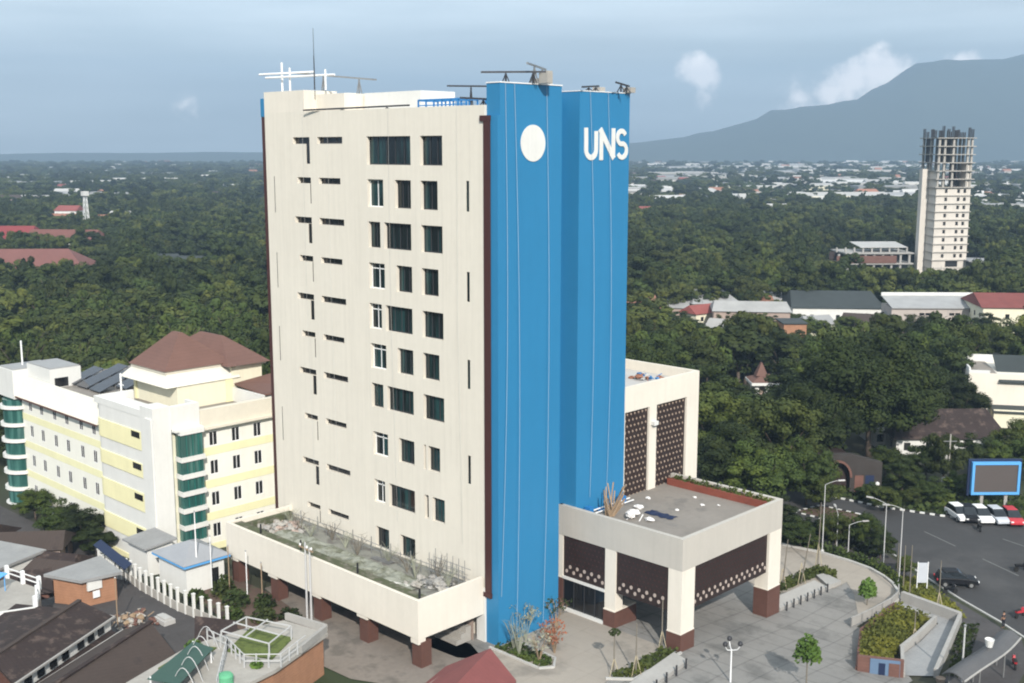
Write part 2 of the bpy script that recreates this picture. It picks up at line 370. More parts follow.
def wall_open(mb, axis, pos, a0, a1, z0, z1, rects, depth, out):
    """a wall face in the plane axis=pos with real openings (a0,a1,z0,z1) and their reveals; out = +1/-1 outward sign.
    returns nothing; the glass is made by pane()"""
    A = sorted({a0, a1, *[r[0] for r in rects], *[r[1] for r in rects]}); Z = sorted({z0, z1, *[r[2] for r in rects], *[r[3] for r in rects]})
    def P(a, z, d=0):
        q = pos - out * d; return (q, a, z) if axis == 0 else (a, q, z)
    op = lambda i, j: any(r[0] - 1e-6 <= A[i] and A[i + 1] <= r[1] + 1e-6 and r[2] - 1e-6 <= Z[j] and Z[j + 1] <= r[3] + 1e-6 for r in rects) if 0 <= i < len(A) - 1 and 0 <= j < len(Z) - 1 else False
    def dp(i, j):
        for r in rects:
            if r[0] - 1e-6 <= A[i] and A[i + 1] <= r[1] + 1e-6 and r[2] - 1e-6 <= Z[j] and Z[j + 1] <= r[3] + 1e-6: return r[4] if len(r) > 4 else depth
    for i in range(len(A) - 1):
        for j in range(len(Z) - 1):
            q = [P(A[i], Z[j]), P(A[i + 1], Z[j]), P(A[i + 1], Z[j + 1]), P(A[i], Z[j + 1])]
            if not op(i, j): mb.quad(*(q if (out < 0) == (axis == 1) else q[::-1])); continue
            for di, dj, (e0, e1) in ((-1, 0, (0, 3)), (1, 0, (1, 2)), (0, -1, (0, 1)), (0, 1, (3, 2))):
                nd = dp(i + di, j + dj) if op(i + di, j + dj) else 0; depth_ = dp(i, j)
                if nd < depth_ - 1e-6:
                    q0 = [P(A[i], Z[j], nd), P(A[i + 1], Z[j], nd), P(A[i + 1], Z[j + 1], nd), P(A[i], Z[j + 1], nd)]
                    back = [P(A[i], Z[j], depth_), P(A[i + 1], Z[j], depth_), P(A[i + 1], Z[j + 1], depth_), P(A[i], Z[j + 1], depth_)]
                    mb.quad(q0[e0], q0[e1], back[e1], back[e0])
def pane(parent, axis, pos, rects, depth, out, m, frame=None, nx=1, nz=0, fw=.07, name='window', transom=0):
    """glass set back in an opening: the part, with its frame as sub-part"""
    mb = MB(); fr = MB()
    for r_ in rects:
        a0, a1, z0, z1 = r_[:4]; dd = r_[4] - .02 if len(r_) > 4 else depth; d = pos - out * dd; e = pos - out * (dd - .06)
        B = (lambda x0, x1, y0, y1, t: (mb if t else fr).box(*((d if t else d - .03, x0, y0, d + out * .02 if t else e, x1, y1) if axis == 0 else (x0, d if t else d - .03, y0, x1, d + out * .02 if t else e, y1))))
        B(a0, a1, z0, z1, True)
        if frame:
            B(a0, a0 + fw, z0, z1, False); B(a1 - fw, a1, z0, z1, False); B(a0 + fw, a1 - fw, z0, z0 + fw, False); B(a0 + fw, a1 - fw, z1 - fw, z1, False)
            for k in range(1, nx): x = a0 + (a1 - a0) * k / nx; B(x - fw / 2, x + fw / 2, z0 + fw, z1 - fw, False)
            if transom: B(a0 + fw, a1 - fw, z1 - transom - fw, z1 - transom, False)
    o = part(name, mb, m, parent)
    if frame: part('frame', fr, frame, o)
    return o
# ================================================================== SETTING
def build_ground():
    rings = [0] + list(np.geomspace(8, 6000, 110)); n = 288; v = []; f = []
    for r in rings:
        for k in range(n):
            a = 2 * math.pi * k / n; x, y = CAM.x + r * math.cos(a), CAM.y + r * math.sin(a); v.append((x, y, H(x, y)))
    for i in range(len(rings) - 1):
        for k in range(n): f.append((i * n + k, (i + 1) * n + k, (i + 1) * n + (k + 1) % n, i * n + (k + 1) % n))
    me = bpy.data.meshes.new('ground'); me.from_pydata(v, [], f); me.shade_smooth()
    m = mat('ground_soil', (.040, .040, .024), var=.25, scale=.02, spots=((.030, .042, .016), .012, .5), bump=.2, bscale=1)
    return structure('ground', me, m)
build_ground()
def build_mountain():
    prof = [(-900, 153), (-300, 151), (0, 153.5), (120, 152.5), (262, 152), (420, 152), (560, 150), (640, 143), (700, 133), (760, 118), (800, 108), (850, 98), (880, 85), (905, 71), (935, 66), (960, 59), (1024, 58), (1100, 62), (1200, 80), (1400, 118), (1600, 145), (1900, 152)]
    xs = np.array([p[0] for p in prof]); ys = np.array([p[1] for p in prof]); rr = random.Random(3)
    cols = np.arange(-900, 1901, 14); rows = np.linspace(0, 1, 15); v = []; f = []
    for i, px in enumerate(cols):
        top = CAMZ + (148.7 - np.interp(px, xs, ys) + (1.3 * math.sin(px * .083) + .9 * math.sin(px * .19 + 1) + rr.uniform(-.5, .5)) * min(1, max(0, (150 - np.interp(px, xs, ys)) / 30))) / F_PX * 5300
        for j, t in enumerate(rows):
            D = 4550 + 1100 * t; e = math.sin(math.pi * min(t / .68, 1) / 2) ** 1.6 if t < .68 else max(0, 1 - (t - .68) / .32) ** 1.2
            ridge = 1 + .10 * math.sin(px * .045 + 2.4 * t * 3) * (1 - t) * 2 * t + rr.uniform(-.02, .02) * (0 < t < 1)
            z = -6 + (top + 6) * e * (ridge if t < .66 else 1)
            p = CAM + FWD * D + RGT * (D * (px - 512) / F_PX); v.append((p.x, p.y, z))
    m = len(rows)
    for i in range(len(cols) - 1):
        for j in range(m - 1): f.append((i * m + j, (i + 1) * m + j, (i + 1) * m + j + 1, i * m + j + 1))
    me = bpy.data.meshes.new('mountain'); me.from_pydata(v, [], f); me.shade_smooth()
    return structure('mountain', me, mat('mountain_forest', (.035, .045, .022), var=.25, scale=.006))
build_mountain()
def build_haze():
    mb = MB().box(CAM.x - 6600, CAM.y - 6600, -9, CAM.x + 6600, CAM.y + 6600, 560); me = mb.mesh('haze')
    m = bpy.data.materials.new('haze_air'); m.use_nodes = True; t = m.node_tree; t.nodes.clear()
    o = N(t, 'ShaderNodeOutputMaterial'); p = N(t, 'ShaderNodeVolumePrincipled'); L(t, p.outputs[0], o.inputs['Volume'])
    p.inputs['Color'].default_value = (.375, .53, .72, 1); p.inputs['Density'].default_value = HAZE; p.inputs['Anisotropy'].default_value = 0.0
    me.materials.append(m); ob = bpy.data.objects.new('haze', me); C.objects.link(ob); tag(ob, 'thin pale haze over the whole plain', 'haze', kind='stuff')
HAZE = 2.6e-4
build_haze()

# roads and paving (sheets over the ground)
structure('road', drape([(-60, 53), (-20, 54.5), (4, 54.5), (12.2, 53.9), (20, 48.2), (26.1, 44.2), (31.4, 41.2), (35.5, 38.5), (38, 33), (39.5, 22), (40, 10), (40, -30), (62, -30), (62, 40), (70, 60), (82, 98),
      (60, 90), (40, 81), (24, 73.6), (19.3, 72.1), (12.8, 69.1), (5.6, 67.2), (-1.1, 66.8), (-25, 67.5), (-60, 66)], .10), 'asphalt')
structure('plaza', drape([(-4, -4.5), (0.5, -4.2), (3, -2.5), (14, -9), (25, -12), (29, 8), (31.4, 18.0), (31.2, 22), (25, 28.5), (23.4, 30), (21.7, 30), (21.9, 37.4), (21.5, 39.5), (20.6, 41.1), (19.3, 42.8), (17.6, 44.1), (15.3, 45.3), (12.3, 45.9), (8.5, 46.1), (5, 45.5), (-6, 44.8), (-30, 44.5), (-30, 30), (-4, 30)], .08), 'plaza')
structure('driveway', drape([(21.9, 33.6), (21.8, 37.4), (21.5, 39.4), (20.5, 41.0), (19.2, 42.7), (17.5, 44.0), (15.2, 45.2), (12.2, 45.8), (8.5, 46.0), (5, 45.4), (-6, 44.6), (-6, 34), (4, 34), (9.5, 32), (11.6, 32.2), (15.2, 37.5), (15.3, 40), (17.5, 37.5), (20.5, 32.6)], .12), 'plaza_beige')
structure('forecourt', drape([(1.4, -1.2), (13, -6.5), (17.5, -7), (15.6, 2.2), (13.2, 1.2), (12.9, 9.6), (12.6, 10.6), (1.2, 10.6), (-.6, 8.5)], .11), 'plaza_beige')
structure('pavement', drape([(21.6, 39.8), (28.6, 38.4), (33.2, 24), (38.5, 24), (37.2, 33), (34.6, 38.2), (30.8, 40.5), (25.4, 43.6), (19.4, 47.5), (11.8, 53.3), (4, 53.9), (-30, 53.9), (-30, 48.8), (5, 48.8), (12.7, 48.4), (16, 47), (19.5, 44.2)], .07), 'asphalt_yard')
structure('yard', drape([(-95, -12), (-58, -11.2), (-50, -12.8), (-42, -15), (-34.8, -15.9), (-19.5, -15.1), (-12, -18), (-12, -40), (-60, -46), (-100, -30)], .06), 'asphalt_yard')
structure('side_garden', drape([(-36, -7.6), (-36, -13), (-19, -14.5), (-10, -14), (-10, -9), (-12, -7)], .07), 'brown_earth')
structure('service_lane', drape([(-12, -9.3), (-9.5, -13.8), (-3, -13.5), (4, -10), (3, -3), (-.6, -1.4), (-26, -1.4), (-26, -7)], .08), 'lane')
structure('median_island', drape([(-1.5, 57.3), (-.3, 62.2), (5.2, 62.4), (7.3, 58.9), (4, 57.6)], .22), 'brown_earth')
def painted_kerb(name, pts):
    """black and white kerb: one run of white stones, one of black"""
    for c, nm in ((0, 'kerb_white'), (1, 'kerb_black')):
        mb = MB()
        for a, b in zip(pts, pts[1:]):
            n = max(2, round(math.dist(a, b) / .62))
            for i in range(n):
                if i % 2 != c: continue
                p = [a[k] + (b[k] - a[k]) * i / n for k in (0, 1)]; q = [a[k] + (b[k] - a[k]) * (i + 1) / n for k in (0, 1)]
                mb.bar((*p, H(*p) + .14), (*q, H(*q) + .14), .26, .3)
        structure(name, mb, nm)
painted_kerb('road_kerb', [(-25, 67.6), (-1.1, 66.9), (5.6, 67.3), (12.8, 69.2), (19.3, 72.2), (24, 73.7), (40, 81)])
painted_kerb('island_kerb', [(-1.5, 57.3), (4, 57.6), (7.3, 58.9), (5.2, 62.4), (-.3, 62.2), (-1.5, 57.3)])
kerb_run('plaza_kerb', [(21.9, 33.8), (21.85, 37.4), (21.55, 39.5), (20.6, 41.15), (19.3, 42.85), (17.6, 44.2), (15.3, 45.4), (12.3, 46.0), (8.5, 46.2), (5, 45.6), (-6, 44.9)], 'kerb', .3, .34)
kerb_run('pavement_kerb', [(12.2, 53.8), (20, 48.1), (26.1, 44.1), (31.4, 41.1), (35.4, 38.4), (37.9, 33), (39.4, 22)], 'kerb')
for i, (a, b) in enumerate([((14, 62), (19, 59.5)), ((23, 57.5), (28, 55)), ((32, 53), (37, 50.5)), ((22, 66), (27, 64.5)), ((31, 63.5), (36, 62))]):
    d = Vector((b[0] - a[0], b[1] - a[1])).normalized(); n_ = Vector((-d.y, d.x)) * .07
    structure('lane_marking', drape([(a[0] + n_.x, a[1] + n_.y), (b[0] + n_.x, b[1] + n_.y), (b[0] - n_.x, b[1] - n_.y), (a[0] - n_.x, a[1] - n_.y)], .108), 'paint_line')
# ================================================================== THE TOWER
tower = thing('university_tower', 'tall cream tower with two bright blue slabs, a white disc and white letters UNS', 'building', (0, 0, 0))
T = [46.53, 42.47, 38.4, 34.4, 30.4, 26.4, 22.4, 17.45, 12.5, 7.57]; HT = [2.67, 2.65, 2.52, 2.53, 2.53, 2.5, 2.42, 2.42, 2.38, 2.25]
wins = []      # (rects, frame, nx, transom, kind)
for k, (t, h_) in enumerate(zip(T, HT)):
    b = t - h_
    if k == 0: row = [(-16.2, -9.78, 5, 0), (-8.42, -5.42, 3, 0)]
    elif k in (2, 6): row = [(-16.2, -14.38, 2, 0), (-13.8, -9.84, 4, 0), (-8.42, -5.5, 3, 0)]
    elif k == 4: row = [(-16.3, -14.38, 2, .55), (-13.8, -9.84, 4, 0), (-8.42, -5.5, 3, 0)]
    elif k in (1, 3, 5): row = [(-16.2, -13.82, 2, 0 if k == 1 else .5), (-12.1, -9.8, 3, 0), (-8.42, -6.1, 2, 0)]
    elif k == 7: row = [(-16.13, -13.8, 2, .5), (-12.17, -9.83, 3, 0), (-8.47, -8.15, 1, 0), (-7.87, -6.15, 2, 0)]
    elif k == 8: row = [(-16.07, -14.39, 2, .5), (-13.79, -9.86, 3, 0), (-8.45, -7.85, 1, 0), (-7.31, -5.56, 2, 0)]
    else: row = [(-16.0, -13.9, 3, 0), (-12.18, -9.91, 2, 0)]
    for j, (x0, x1, nx, tr) in enumerate(row):
        lightf = j == 0 and k in (1, 3, 4, 5, 7, 8)
        wins.append(([(x0, x1, b if k < 9 else 5.32, t)], 'white_metal' if lightf else 'dark_steel', nx, tr, 'window' if k < 9 else 'door'))
    if k % 2 == 0:
        wins.append(([(-28.35, -25.42, t - .67, t), (-26.05, -25.42, t - 2.68, t - .67, .10)], None, 1, 0, 'corner_window'))
        wins.append(([(-24.12, -20.0, t - .67, t)], 'dark_steel', 3, 0, 'strip_window'))
    else:
        wins.append(([(-27.72, -25.37, t - .62, t), (-25.52, -25.37, t - 2.65 if k < 9 else 5.6, t - .62, .06)], None, 1, 0, 'corner_window'))
        wins.append(([(-24.0, -20.45, t - .62, t)], 'dark_steel', 2, 0, 'strip_window'))
    if k in (1, 3, 5, 7):
        wins.append(([(-2.34, -1.95, t - 2.6, t + .1, .10)], None, 1, 0, 'slot_window'))
        wins.append(([(-31.93, -31.83, t - 3.8, t, .04)], None, 1, 0, 'slot_window'))
fac = MB(); allr = [r for w_ in wins for r in w_[0]]
wall_open(fac, 1, 0.0, -33.3, 0.0, 5.28, 49.1, allr, .45, -1)
fac.quad((-33.3, 0, 49.1), (0, 0, 49.1), (0, .3, 49.1), (-33.3, .3, 49.1)); fac.quad((-33.3, .3, 48.3), (0, .3, 48.3), (0, .3, 49.1), (-33.3, .3, 49.1))
fac.quad((-33.3, 0, 5.28), (-33.3, 0, 49.1), (-33.3, .5, 49.1), (-33.3, .5, 5.28)); fac.quad((0, 0, 5.28), (0, .5, 5.28), (0, .5, 49.1), (0, 0, 49.1))
part('facade', fac, 'cream', tower)
for rects, fr, nx, tr, nm in wins:
    pane(tower, 1, 0.0, rects, .43, -1, 'glass' if rects[0][0] > -17 else 'glass_dark', fr, nx, 0, .10, nm, tr)
body = MB().box(-33.3, .52, 0, -.02, 8.2, 48.3).box(-33.3, 8.2, 0, -2.95, 18.0, 48.3); part('body', body, 'cream_plain', tower)
par = MB().box(-33.3, 17.7, 48.3, -.02, 18.0, 49.1).box(-33.3, .52, 48.3, -33.0, 17.7, 49.1); part('parapet', par, 'cream_plain', tower)
rb = MB().box(-33.3, 0, 49.1, -26.2, 4.2, 51.25).box(-26.2, 1.6, 48.3, -21.6, 6, 50.85); part('roof_block', rb, 'cream_plain', tower)
rb = MB().box(-21.4, 4.0, 48.3, -12.8, 8.5, 50.9).box(-24.6, 2.2, 48.4, -21.9, 3.4, 50.9); part('stair_house', rb, 'white_paint', tower)
rk = MB()
for x in np.arange(-12, -5.2, 1.1):
    rk.bar((x, 3.0, 48.3), (x, 3.0, 49.9), .12); rk.bar((x, 5.5, 48.3), (x, 5.5, 49.9), .12); rk.bar((x, 3, 49.85), (x, 5.5, 49.85), .12)
rk.bar((-12, 3, 49.9), (-5.3, 3, 49.9), .14); rk.bar((-12, 5.5, 49.9), (-5.3, 5.5, 49.9), .14); rk.bar((-12, 3, 49.4), (-5.3, 3, 49.4), .10)
# blue slabs
part('blue_slab', MB().box(.02, .02, -.2, 1.6, 8.2, 48.2).box(-.02 - 0.0, .30, 48.203, 1.6, 8.2, 50.92), 'blue_panel', tower)
part('blue_slab', MB().box(-3.0, 11.2, -.2, 1.15, 18.6, 50.6), 'blue_panel', tower)
part('recess_wall', MB().box(-2.9, 8.203, 0, -1.0, 11.197, 50.0), 'blue_panel', tower)
part('coping', MB().box(-.06, .24, 50.92, 1.66, 8.26, 51.02), 'white_metal', tower)
part('coping', MB().box(-3.0, 11.15, 50.6, 1.2, 18.65, 50.68), 'white_metal', tower)
part('brown_trim', MB().box(.02, -.16, 5.0, .74, .015, 48.0).box(-.42, -.19, 47.72, .78, .014, 48.2).box(-.38, -.2, 4.55, .80, .014, 5.0), 'brown_trim', tower)
part('brown_trim', MB().box(-33.95, .04, 5.28, -33.303, .7, 48.7), 'brown_trim', tower)
part('blue_cap', MB().box(-34.0, .0, 48.702, -33.303, 1.3, 50.6), 'blue_panel', tower)
# emblem and letters on the slabs
dv = MB(); n = 48
dv.add([(1.66, 4.42 + 1.58 * math.cos(2 * math.pi * k / n), 45.85 + 1.60 * math.sin(2 * math.pi * k / n)) for k in range(n)] + [(1.602, 4.42 + 1.58 * math.cos(2 * math.pi * k / n), 45.85 + 1.60 * math.sin(2 * math.pi * k / n)) for k in range(n)],
       [tuple(range(n))] + [(k, n + k, n + (k + 1) % n, (k + 1) % n) for k in range(n)]); part('emblem', dv, 'white_paint', tower)
def stroke(mb, pts, wd, x, th):
    """a flat band along pts (y,z), standing th proud of the plane x"""
    lf, rt = [], []
    for i, p in enumerate(pts):
        a = Vector(pts[max(i - 1, 0)]); b = Vector(pts[min(i + 1, len(pts) - 1)]); d = (b - a).normalized(); nn = Vector((-d.y, d.x)) * wd / 2; p = Vector(p)
        lf.append(p + nn); rt.append(p - nn)
    for i in range(len(pts) - 1):
        q = [lf[i], lf[i + 1], rt[i + 1], rt[i]]
        mb.add([(x + th, *v) for v in q] + [(x, *v) for v in q], [(3, 2, 1, 0), (0, 4, 5, 1), (1, 5, 6, 2), (2, 6, 7, 3), (3, 7, 4, 0)])
zb_, zt_ = 44.3, 47.3; XL = 1.153; W_ = .52
u = MB(); arc = [(12.85 + 0.72 * math.cos(t), 45.25 + .70 * math.sin(t)) for t in np.linspace(math.pi, 2 * math.pi, 12)]
stroke(u, [(12.10, zt_), (12.13, 46.2)] + arc + [(13.57, 47.0)], W_, XL, .07); part('letter', u, 'white_paint', tower, 'white letter U')
nn_ = MB(); stroke(nn_, [(14.33, zb_), (14.33, 46.9)], W_, XL, .072); stroke(nn_, [(14.12, 47.2), (16.22, 44.45)], .6, XL, .078); stroke(nn_, [(16.12, 44.6), (16.12, zt_)], W_, XL, .074); part('letter', nn_, 'white_paint', tower, 'white letter N')
s_ = MB()
top = [(17.35 + .62 * math.cos(t), 46.43 + .62 * math.sin(t)) for t in np.linspace(R(25), R(255), 14)]; bot = [(17.45 + .68 * math.cos(t), 45.2 + .66 * math.sin(t)) for t in np.linspace(R(78), R(-150), 14)]
stroke(s_, top + bot, .46, XL, .082); part('letter', s_, 'white_paint', tower, 'white letter S')
# the podium terrace
fs = MB().box(-31.0, -8.2, 2.8, -.17, -7.85, 6.41).box(-.5, -7.85, 2.8, -.17, -.22, 6.41).box(-31.0, -7.85, 2.8, -30.65, 0, 6.41); part('terrace_parapet', fs, 'cream_plain', tower)
fs = MB()
for x in (-29.9, -22.7, -15.4, -8.2): fs.box(x - .75, -8.12, 2.45, x + .75, -7.4, 2.797)
fs.box(-1.25, -8.14, 2.3, -.22, -7.3, 2.797); part('drop_panel', fs, 'cream_plain', tower)
part('terrace_deck', MB().box(-30.65, -7.85, 4.6, -.5, -.003, 5.27), 'terrace_deck', tower)
part('planting_strip', MB().box(-30.6, -7.84, 5.272, -.55, -6.5, 6.22), 'moss', tower)
part('planting_strip', MB().box(-30.6, -6.49, 5.273, -30.0, -.4, 5.95), 'moss', tower)
for x in (-29.9, -22.7, -15.4, -8.2, -.75):
    part('column', MB().box(x - .62, -7.9, -.3, x + .62, -6.7, 2.45), 'brown_stone', tower)
part('corner_pier', MB().box(-1.1, -.18, -.2, .015, .0, 5.28).box(-1.1, .0, -.2, -.02, .5, 5.28), 'white_paint', tower)
pw = MB(); wall_open(pw, 1, -.6, -33.3, -1.1, 0, 4.6, [(-26, -23, .1, 3.0), (-19, -14, .1, 3.0), (-11.5, -6, .1, 3.1)], .3, -1); part('podium_wall', pw, 'under_wall', tower)
for r in ((-26, -23, .1, 3.0), (-19, -14, .1, 3.0), (-11.5, -6, .1, 3.1)): pane(tower, 1, -.6, [r], .28, -1, 'glass_dark', 'dark_steel', 3, 0, .08, 'shopfront')
part('podium_stair', MB().box(-5.5, -2.6, 0, -1.3, -.75, .5).box(-5.5, -2.0, .5, -1.3, -.75, 1.0).box(-5.5, -1.4, 1.0, -1.3, -.75, 1.5), 'concrete', tower)
tag(solo('roof_rack', rk, 'blue_paint', 'bright blue metal rack on the flat roof of the cream tower', 'rack'), None)

# ---- things on the roof
def rig(base, beam0, beam1, label, m='dark_steel', counter=True):
    """a suspended-cradle beam: two trestles, a beam and a counterweight"""
    t = thing('roof_beam', label, 'roof beam', base, 0, 'cradle beams on the tower roof')
    b0, b1 = Vector(beam0), Vector(beam1)
    part('beam', MB().bar(b0, b1, .12, .16), m, t)
    for k in (.38, .8):
        p = b0 + (b1 - b0) * k; part('trestle', MB().bar((p.x, p.y, base[2]), (p.x - .0, p.y, p.z - .1), .12).bar((p.x - .45, p.y, base[2]), (p.x, p.y, p.z - .12), .07).bar((p.x + .45, p.y, base[2]), (p.x, p.y, p.z - .12), .07), m, t)
    if counter: part('counterweight', MB().box(b1.x - .5, b1.y - .35, base[2], b1.x + .5, b1.y + .35, b1.z - .12), 'concrete', t)
    return t
rig((1.0, 2.6, 51.02), (-.9, .5, 51.9), (2.4, 5.2, 52.0), 'dark cradle beam leaning over the near corner of the taller blue slab')
rig((.9, 5.2, 51.02), (2.6, 2.6, 52.6), (.2, 7.6, 52.4), 'upper pale cradle beam along the top of the taller blue slab', 'steel')
rig((.9, 6.6, 51.02), (2.3, 5.8, 51.75), (-.8, 8.0, 51.8), 'short grey cradle beam at the far end of the taller blue slab', 'steel')
rig((.5, 13.6, 50.68), (1.6, 11.0, 50.95), (-.6, 16, 51.3), 'low dark cradle beam at the near end of the lettered blue slab')
rig((.2, 16.6, 50.68), (2.3, 15.0, 51.5), (1.2, 18.4, 51.3), 'dark cradle beam overhanging the far end of the lettered blue slab')
rig((-1.6, 2.2, 49.1), (-2.6, -.4, 49.75), (-.5, 5, 49.6), 'black cradle beam on the cream roof beside the taller blue slab')
rig((-20, 1.6, 49.1), (-25.6, -.5, 49.2), (-12.6, 2.4, 49.45), 'long thin dark beam lying along the front parapet of the cream roof', counter=False)
rig((-12, 10.5, 48.3), (-15, 9.5, 51.6), (-8.5, 12, 51.4), 'dark beam standing behind the white roof hut')
rig((-23.5, 4.5, 50.85), (-30.3, 1.5, 53.2), (-21.4, 5.6, 52.3), 'grey double cradle beam above the raised roof block', 'steel', False)
ant = thing('aerial_frame', 'white pipe frame aerial standing over the left corner of the cream tower', 'aerial', (-30.5, 1.2, 51.25))
a_ = MB()
a_.tube((-31.6, 1.2, 51.25), (-31.6, 1.2, 54.3), .11); part('mast', a_, 'white_metal', ant)
a_ = MB(); a_.tube((-30.2, 1.2, 51.25), (-30.2, 1.2, 53.7), .10); part('mast', a_, 'white_metal', ant)
a_ = MB().tube((-34.6, .4, 53.15), (-27.3, 2.2, 53.2), .11); part('crossbar', a_, 'white_metal', ant)
a_ = MB().tube((-33.4, .4, 52.75), (-23.6, 2.0, 52.75), .11); part('crossbar', a_, 'white_metal', ant)
a_ = MB().tube((-24.6, 1.6, 51.25), (-24.6, 1.6, 53.3), .10); part('mast', a_, 'white_metal', ant)
lm = thing('lightning_mast', 'tall hair-thin dark mast on the raised roof block', 'mast', (-24.9, .6, 50.8))
part('pole', MB().tube((-25.1, .6, 51.25), (-25.1, .6, 54.6), .07, .05), 'dark_steel', lm); part('rod', MB().tube((-25.1, .6, 54.6), (-25.1, .6, 57.3), .03, .022), 'dark_steel', lm)
for i, (p, q) in enumerate([((1.68, .9, 50.9), (1.9, .1, 5)), ((1.70, 2.0, 50.9), (2.6, 1.4, 1.4)), ((1.70, 6.1, 50.9), (2.4, 5.2, 1.2)), ((1.25, 12.6, 50.6), (1.5, 12.9, 11.5)), ((1.25, 15.2, 50.6), (1.4, 15.6, 11.5))]):
    P0, P1 = Vector(p), Vector(q); pts = [P0 + (P1 - P0) * t + Vector((.5 * math.sin(math.pi * t), 0, 0)) for t in np.linspace(0, 1, 9)]
    solo('cradle_rope', MB().path(pts, .013, 5), 'panel_grey', ['pale rope hanging closest to the brown corner trim', 'pale rope slanting down left of the white disc to the bare shrubs', 'pale rope passing right of the white disc', 'pale rope hanging left of the letter U', 'pale rope hanging through the lettered blue slab by the N'][i], 'rope', 'ropes hanging down the blue slabs')
for i, x in enumerate((-26.1, -21.9, -12.5, -3.1)):
    solo('cradle_rope', MB().path([(x, -.35, 49.25), (x + .1, -.5, 30), (x + .3, -.3, 9)], .008, 4), 'roof_pale', ['thin grey rope down the cream front by the corner windows', 'thin grey rope between the corner windows and the strip windows', 'thin grey rope down the middle of the cream front', 'thin grey rope near the right edge of the cream front'][i], 'rope', 'ropes hanging down the cream front')

# ---- clutter on the terrace
gr = thing('guard_rail', 'rusty pipe guard rail running along the cream wall on the podium terrace', 'railing', (-15, -1.4, 5.27))
rl = MB()
for z in (5.8, 6.4): rl.path([(-28.5, -1.5, z), (-20, -1.3, z + .05), (-11, -1.5, z - .04), (-1.2, -1.3, z)], .035, 5)
part('rail', rl, 'steel', gr)
for x in np.arange(-28.5, -1, 1.5): part('post', MB().tube((x, -1.4, 5.27), (x, -1.4, 6.5 + .5 * (int(x * 7) % 3 == 0)), .045, n=6), 'steel', gr)
for i, x in enumerate((-25.6, -18.6, -9.6, -.6)):
    solo('parapet_stake', MB().tube((x, -7.4 if i < 3 else -7.6, 6.28), (x, -7.4 if i < 3 else -7.6, 7.25), .11, .09, 7), 'dark_gap', ['leftmost black stake on the terrace parapet', 'black stake on the terrace parapet above the middle pole pair', 'black stake on the long terrace parapet nearest the debris', 'black stake at the right corner of the terrace parapet'][i], 'stake', 'black stakes on the terrace parapet')
def crumple(x0, x1, y0, y1, z, amp, nx, ny, seed):
    rr = random.Random(seed); mb = MB(); v = []
    for i in range(nx + 1):
        for j in range(ny + 1):
            e = min(i, nx - i, 1) * min(j, ny - j, 1)
            v.append((x0 + (x1 - x0) * i / nx + rr.uniform(-.12, .12), y0 + (y1 - y0) * j / ny + rr.uniform(-.15, .15), z + (rr.random() * amp if e else .02)))
    m = ny + 1
    return mb.add(v, [(i * m + j, (i + 1) * m + j, (i + 1) * m + j + 1, i * m + j + 1) for i in range(nx) for j in range(ny)])
solo('plastic_sheet', crumple(-27.0, -4.5, -6.3, -2.9, 5.31, .34, 50, 9, 4), 'sheet', 'long crumpled pale grey plastic sheet lying on the podium terrace', 'plastic sheet')
def heap(name, label, cat, cx, cy, z, sx, sy, n, ms, seed, size=.5, group=None):
    rr = random.Random(seed); t = thing(name, label, cat, (cx, cy, z), 0, group)
    for k, m in enumerate(ms):
        for i in range(n):
            mb = MB(); px, py = cx + max(-.55, min(.55, rr.gauss(0, .3))) * sx, cy + max(-.55, min(.55, rr.gauss(0, .3))) * sy; s = size * rr.uniform(.4, 1.2); hz = z + s * .3 + max(0, .5 - abs(px - cx) / sx) * size * rr.random() * 2
            if rr.random() < .5: mb.blob((px, py, hz), s, s * rr.uniform(.6, 1), s * .5, rr.random(), .35)
            else:
                a = rr.uniform(0, 3.14); d = Vector((math.cos(a), math.sin(a), rr.uniform(-.1, .7))) * s * 1.6; p = Vector((px, py, hz)); mb.bar(p - d * .5, p + d * .5, .10, .05)
            part('debris', mb, m, t)
    return t
heap('rubble_heap', 'grey and white heap of rubble and boards at the right end of the podium terrace', 'rubble', -4.0, -2.9, 5.27, 4.4, 2.8, 26, ['concrete_pale', 'concrete', 'steel'], 5, .45)
heap('rubble_heap', 'scattered pinkish rubble at the left end of the podium terrace', 'rubble', -27.5, -3.2, 5.27, 4.2, 3.6, 26, ['concrete', 'under_wall', 'concrete_pale'], 6, .45)
for i, (x, y, a) in enumerate([(-6.5, -5.7, .5), (-3.4, -6.0, .2), (-12.5, -2.4, .1)]):
    mb = MB()
    for k in range(7): mb.bar((x - 1.4 + .05 * k, y + .09 * k, 5.33 + .05 * (k % 3)), (x + 1.4, y + a + .11 * k, 5.35 + .06 * (k % 3)), .08, .05)
    solo('timber_stack', mb, 'white_paint' if i == 0 else 'steel', ['pale boards stacked on the terrace in front of the rubble heap', 'grey boards stacked at the right corner of the terrace', 'grey boards stacked against the terrace guard rail'][i], 'boards', 'stacks of boards on the terrace')
mb = MB(); rr = random.Random(2)
for x in np.arange(-5.6, -.9, .8):
    mb.tube((x, -1.2, 5.27), (x, -1.2, 7.6 + rr.random() * .5), .035, n=5); mb.tube((x, -2.0, 5.27), (x, -2.0, 7.4 + rr.random() * .5), .035, n=5)
for z in (6.2, 7.2): mb.tube((-5.8, -1.2, z), (-.8, -1.2, z), .03, n=5); mb.tube((-5.8, -2.0, z), (-.8, -2.0, z), .03, n=5)
solo('scaffold', mb, 'steel', 'low grey pipe scaffold at the right end of the terrace by the blue slab', 'scaffold')
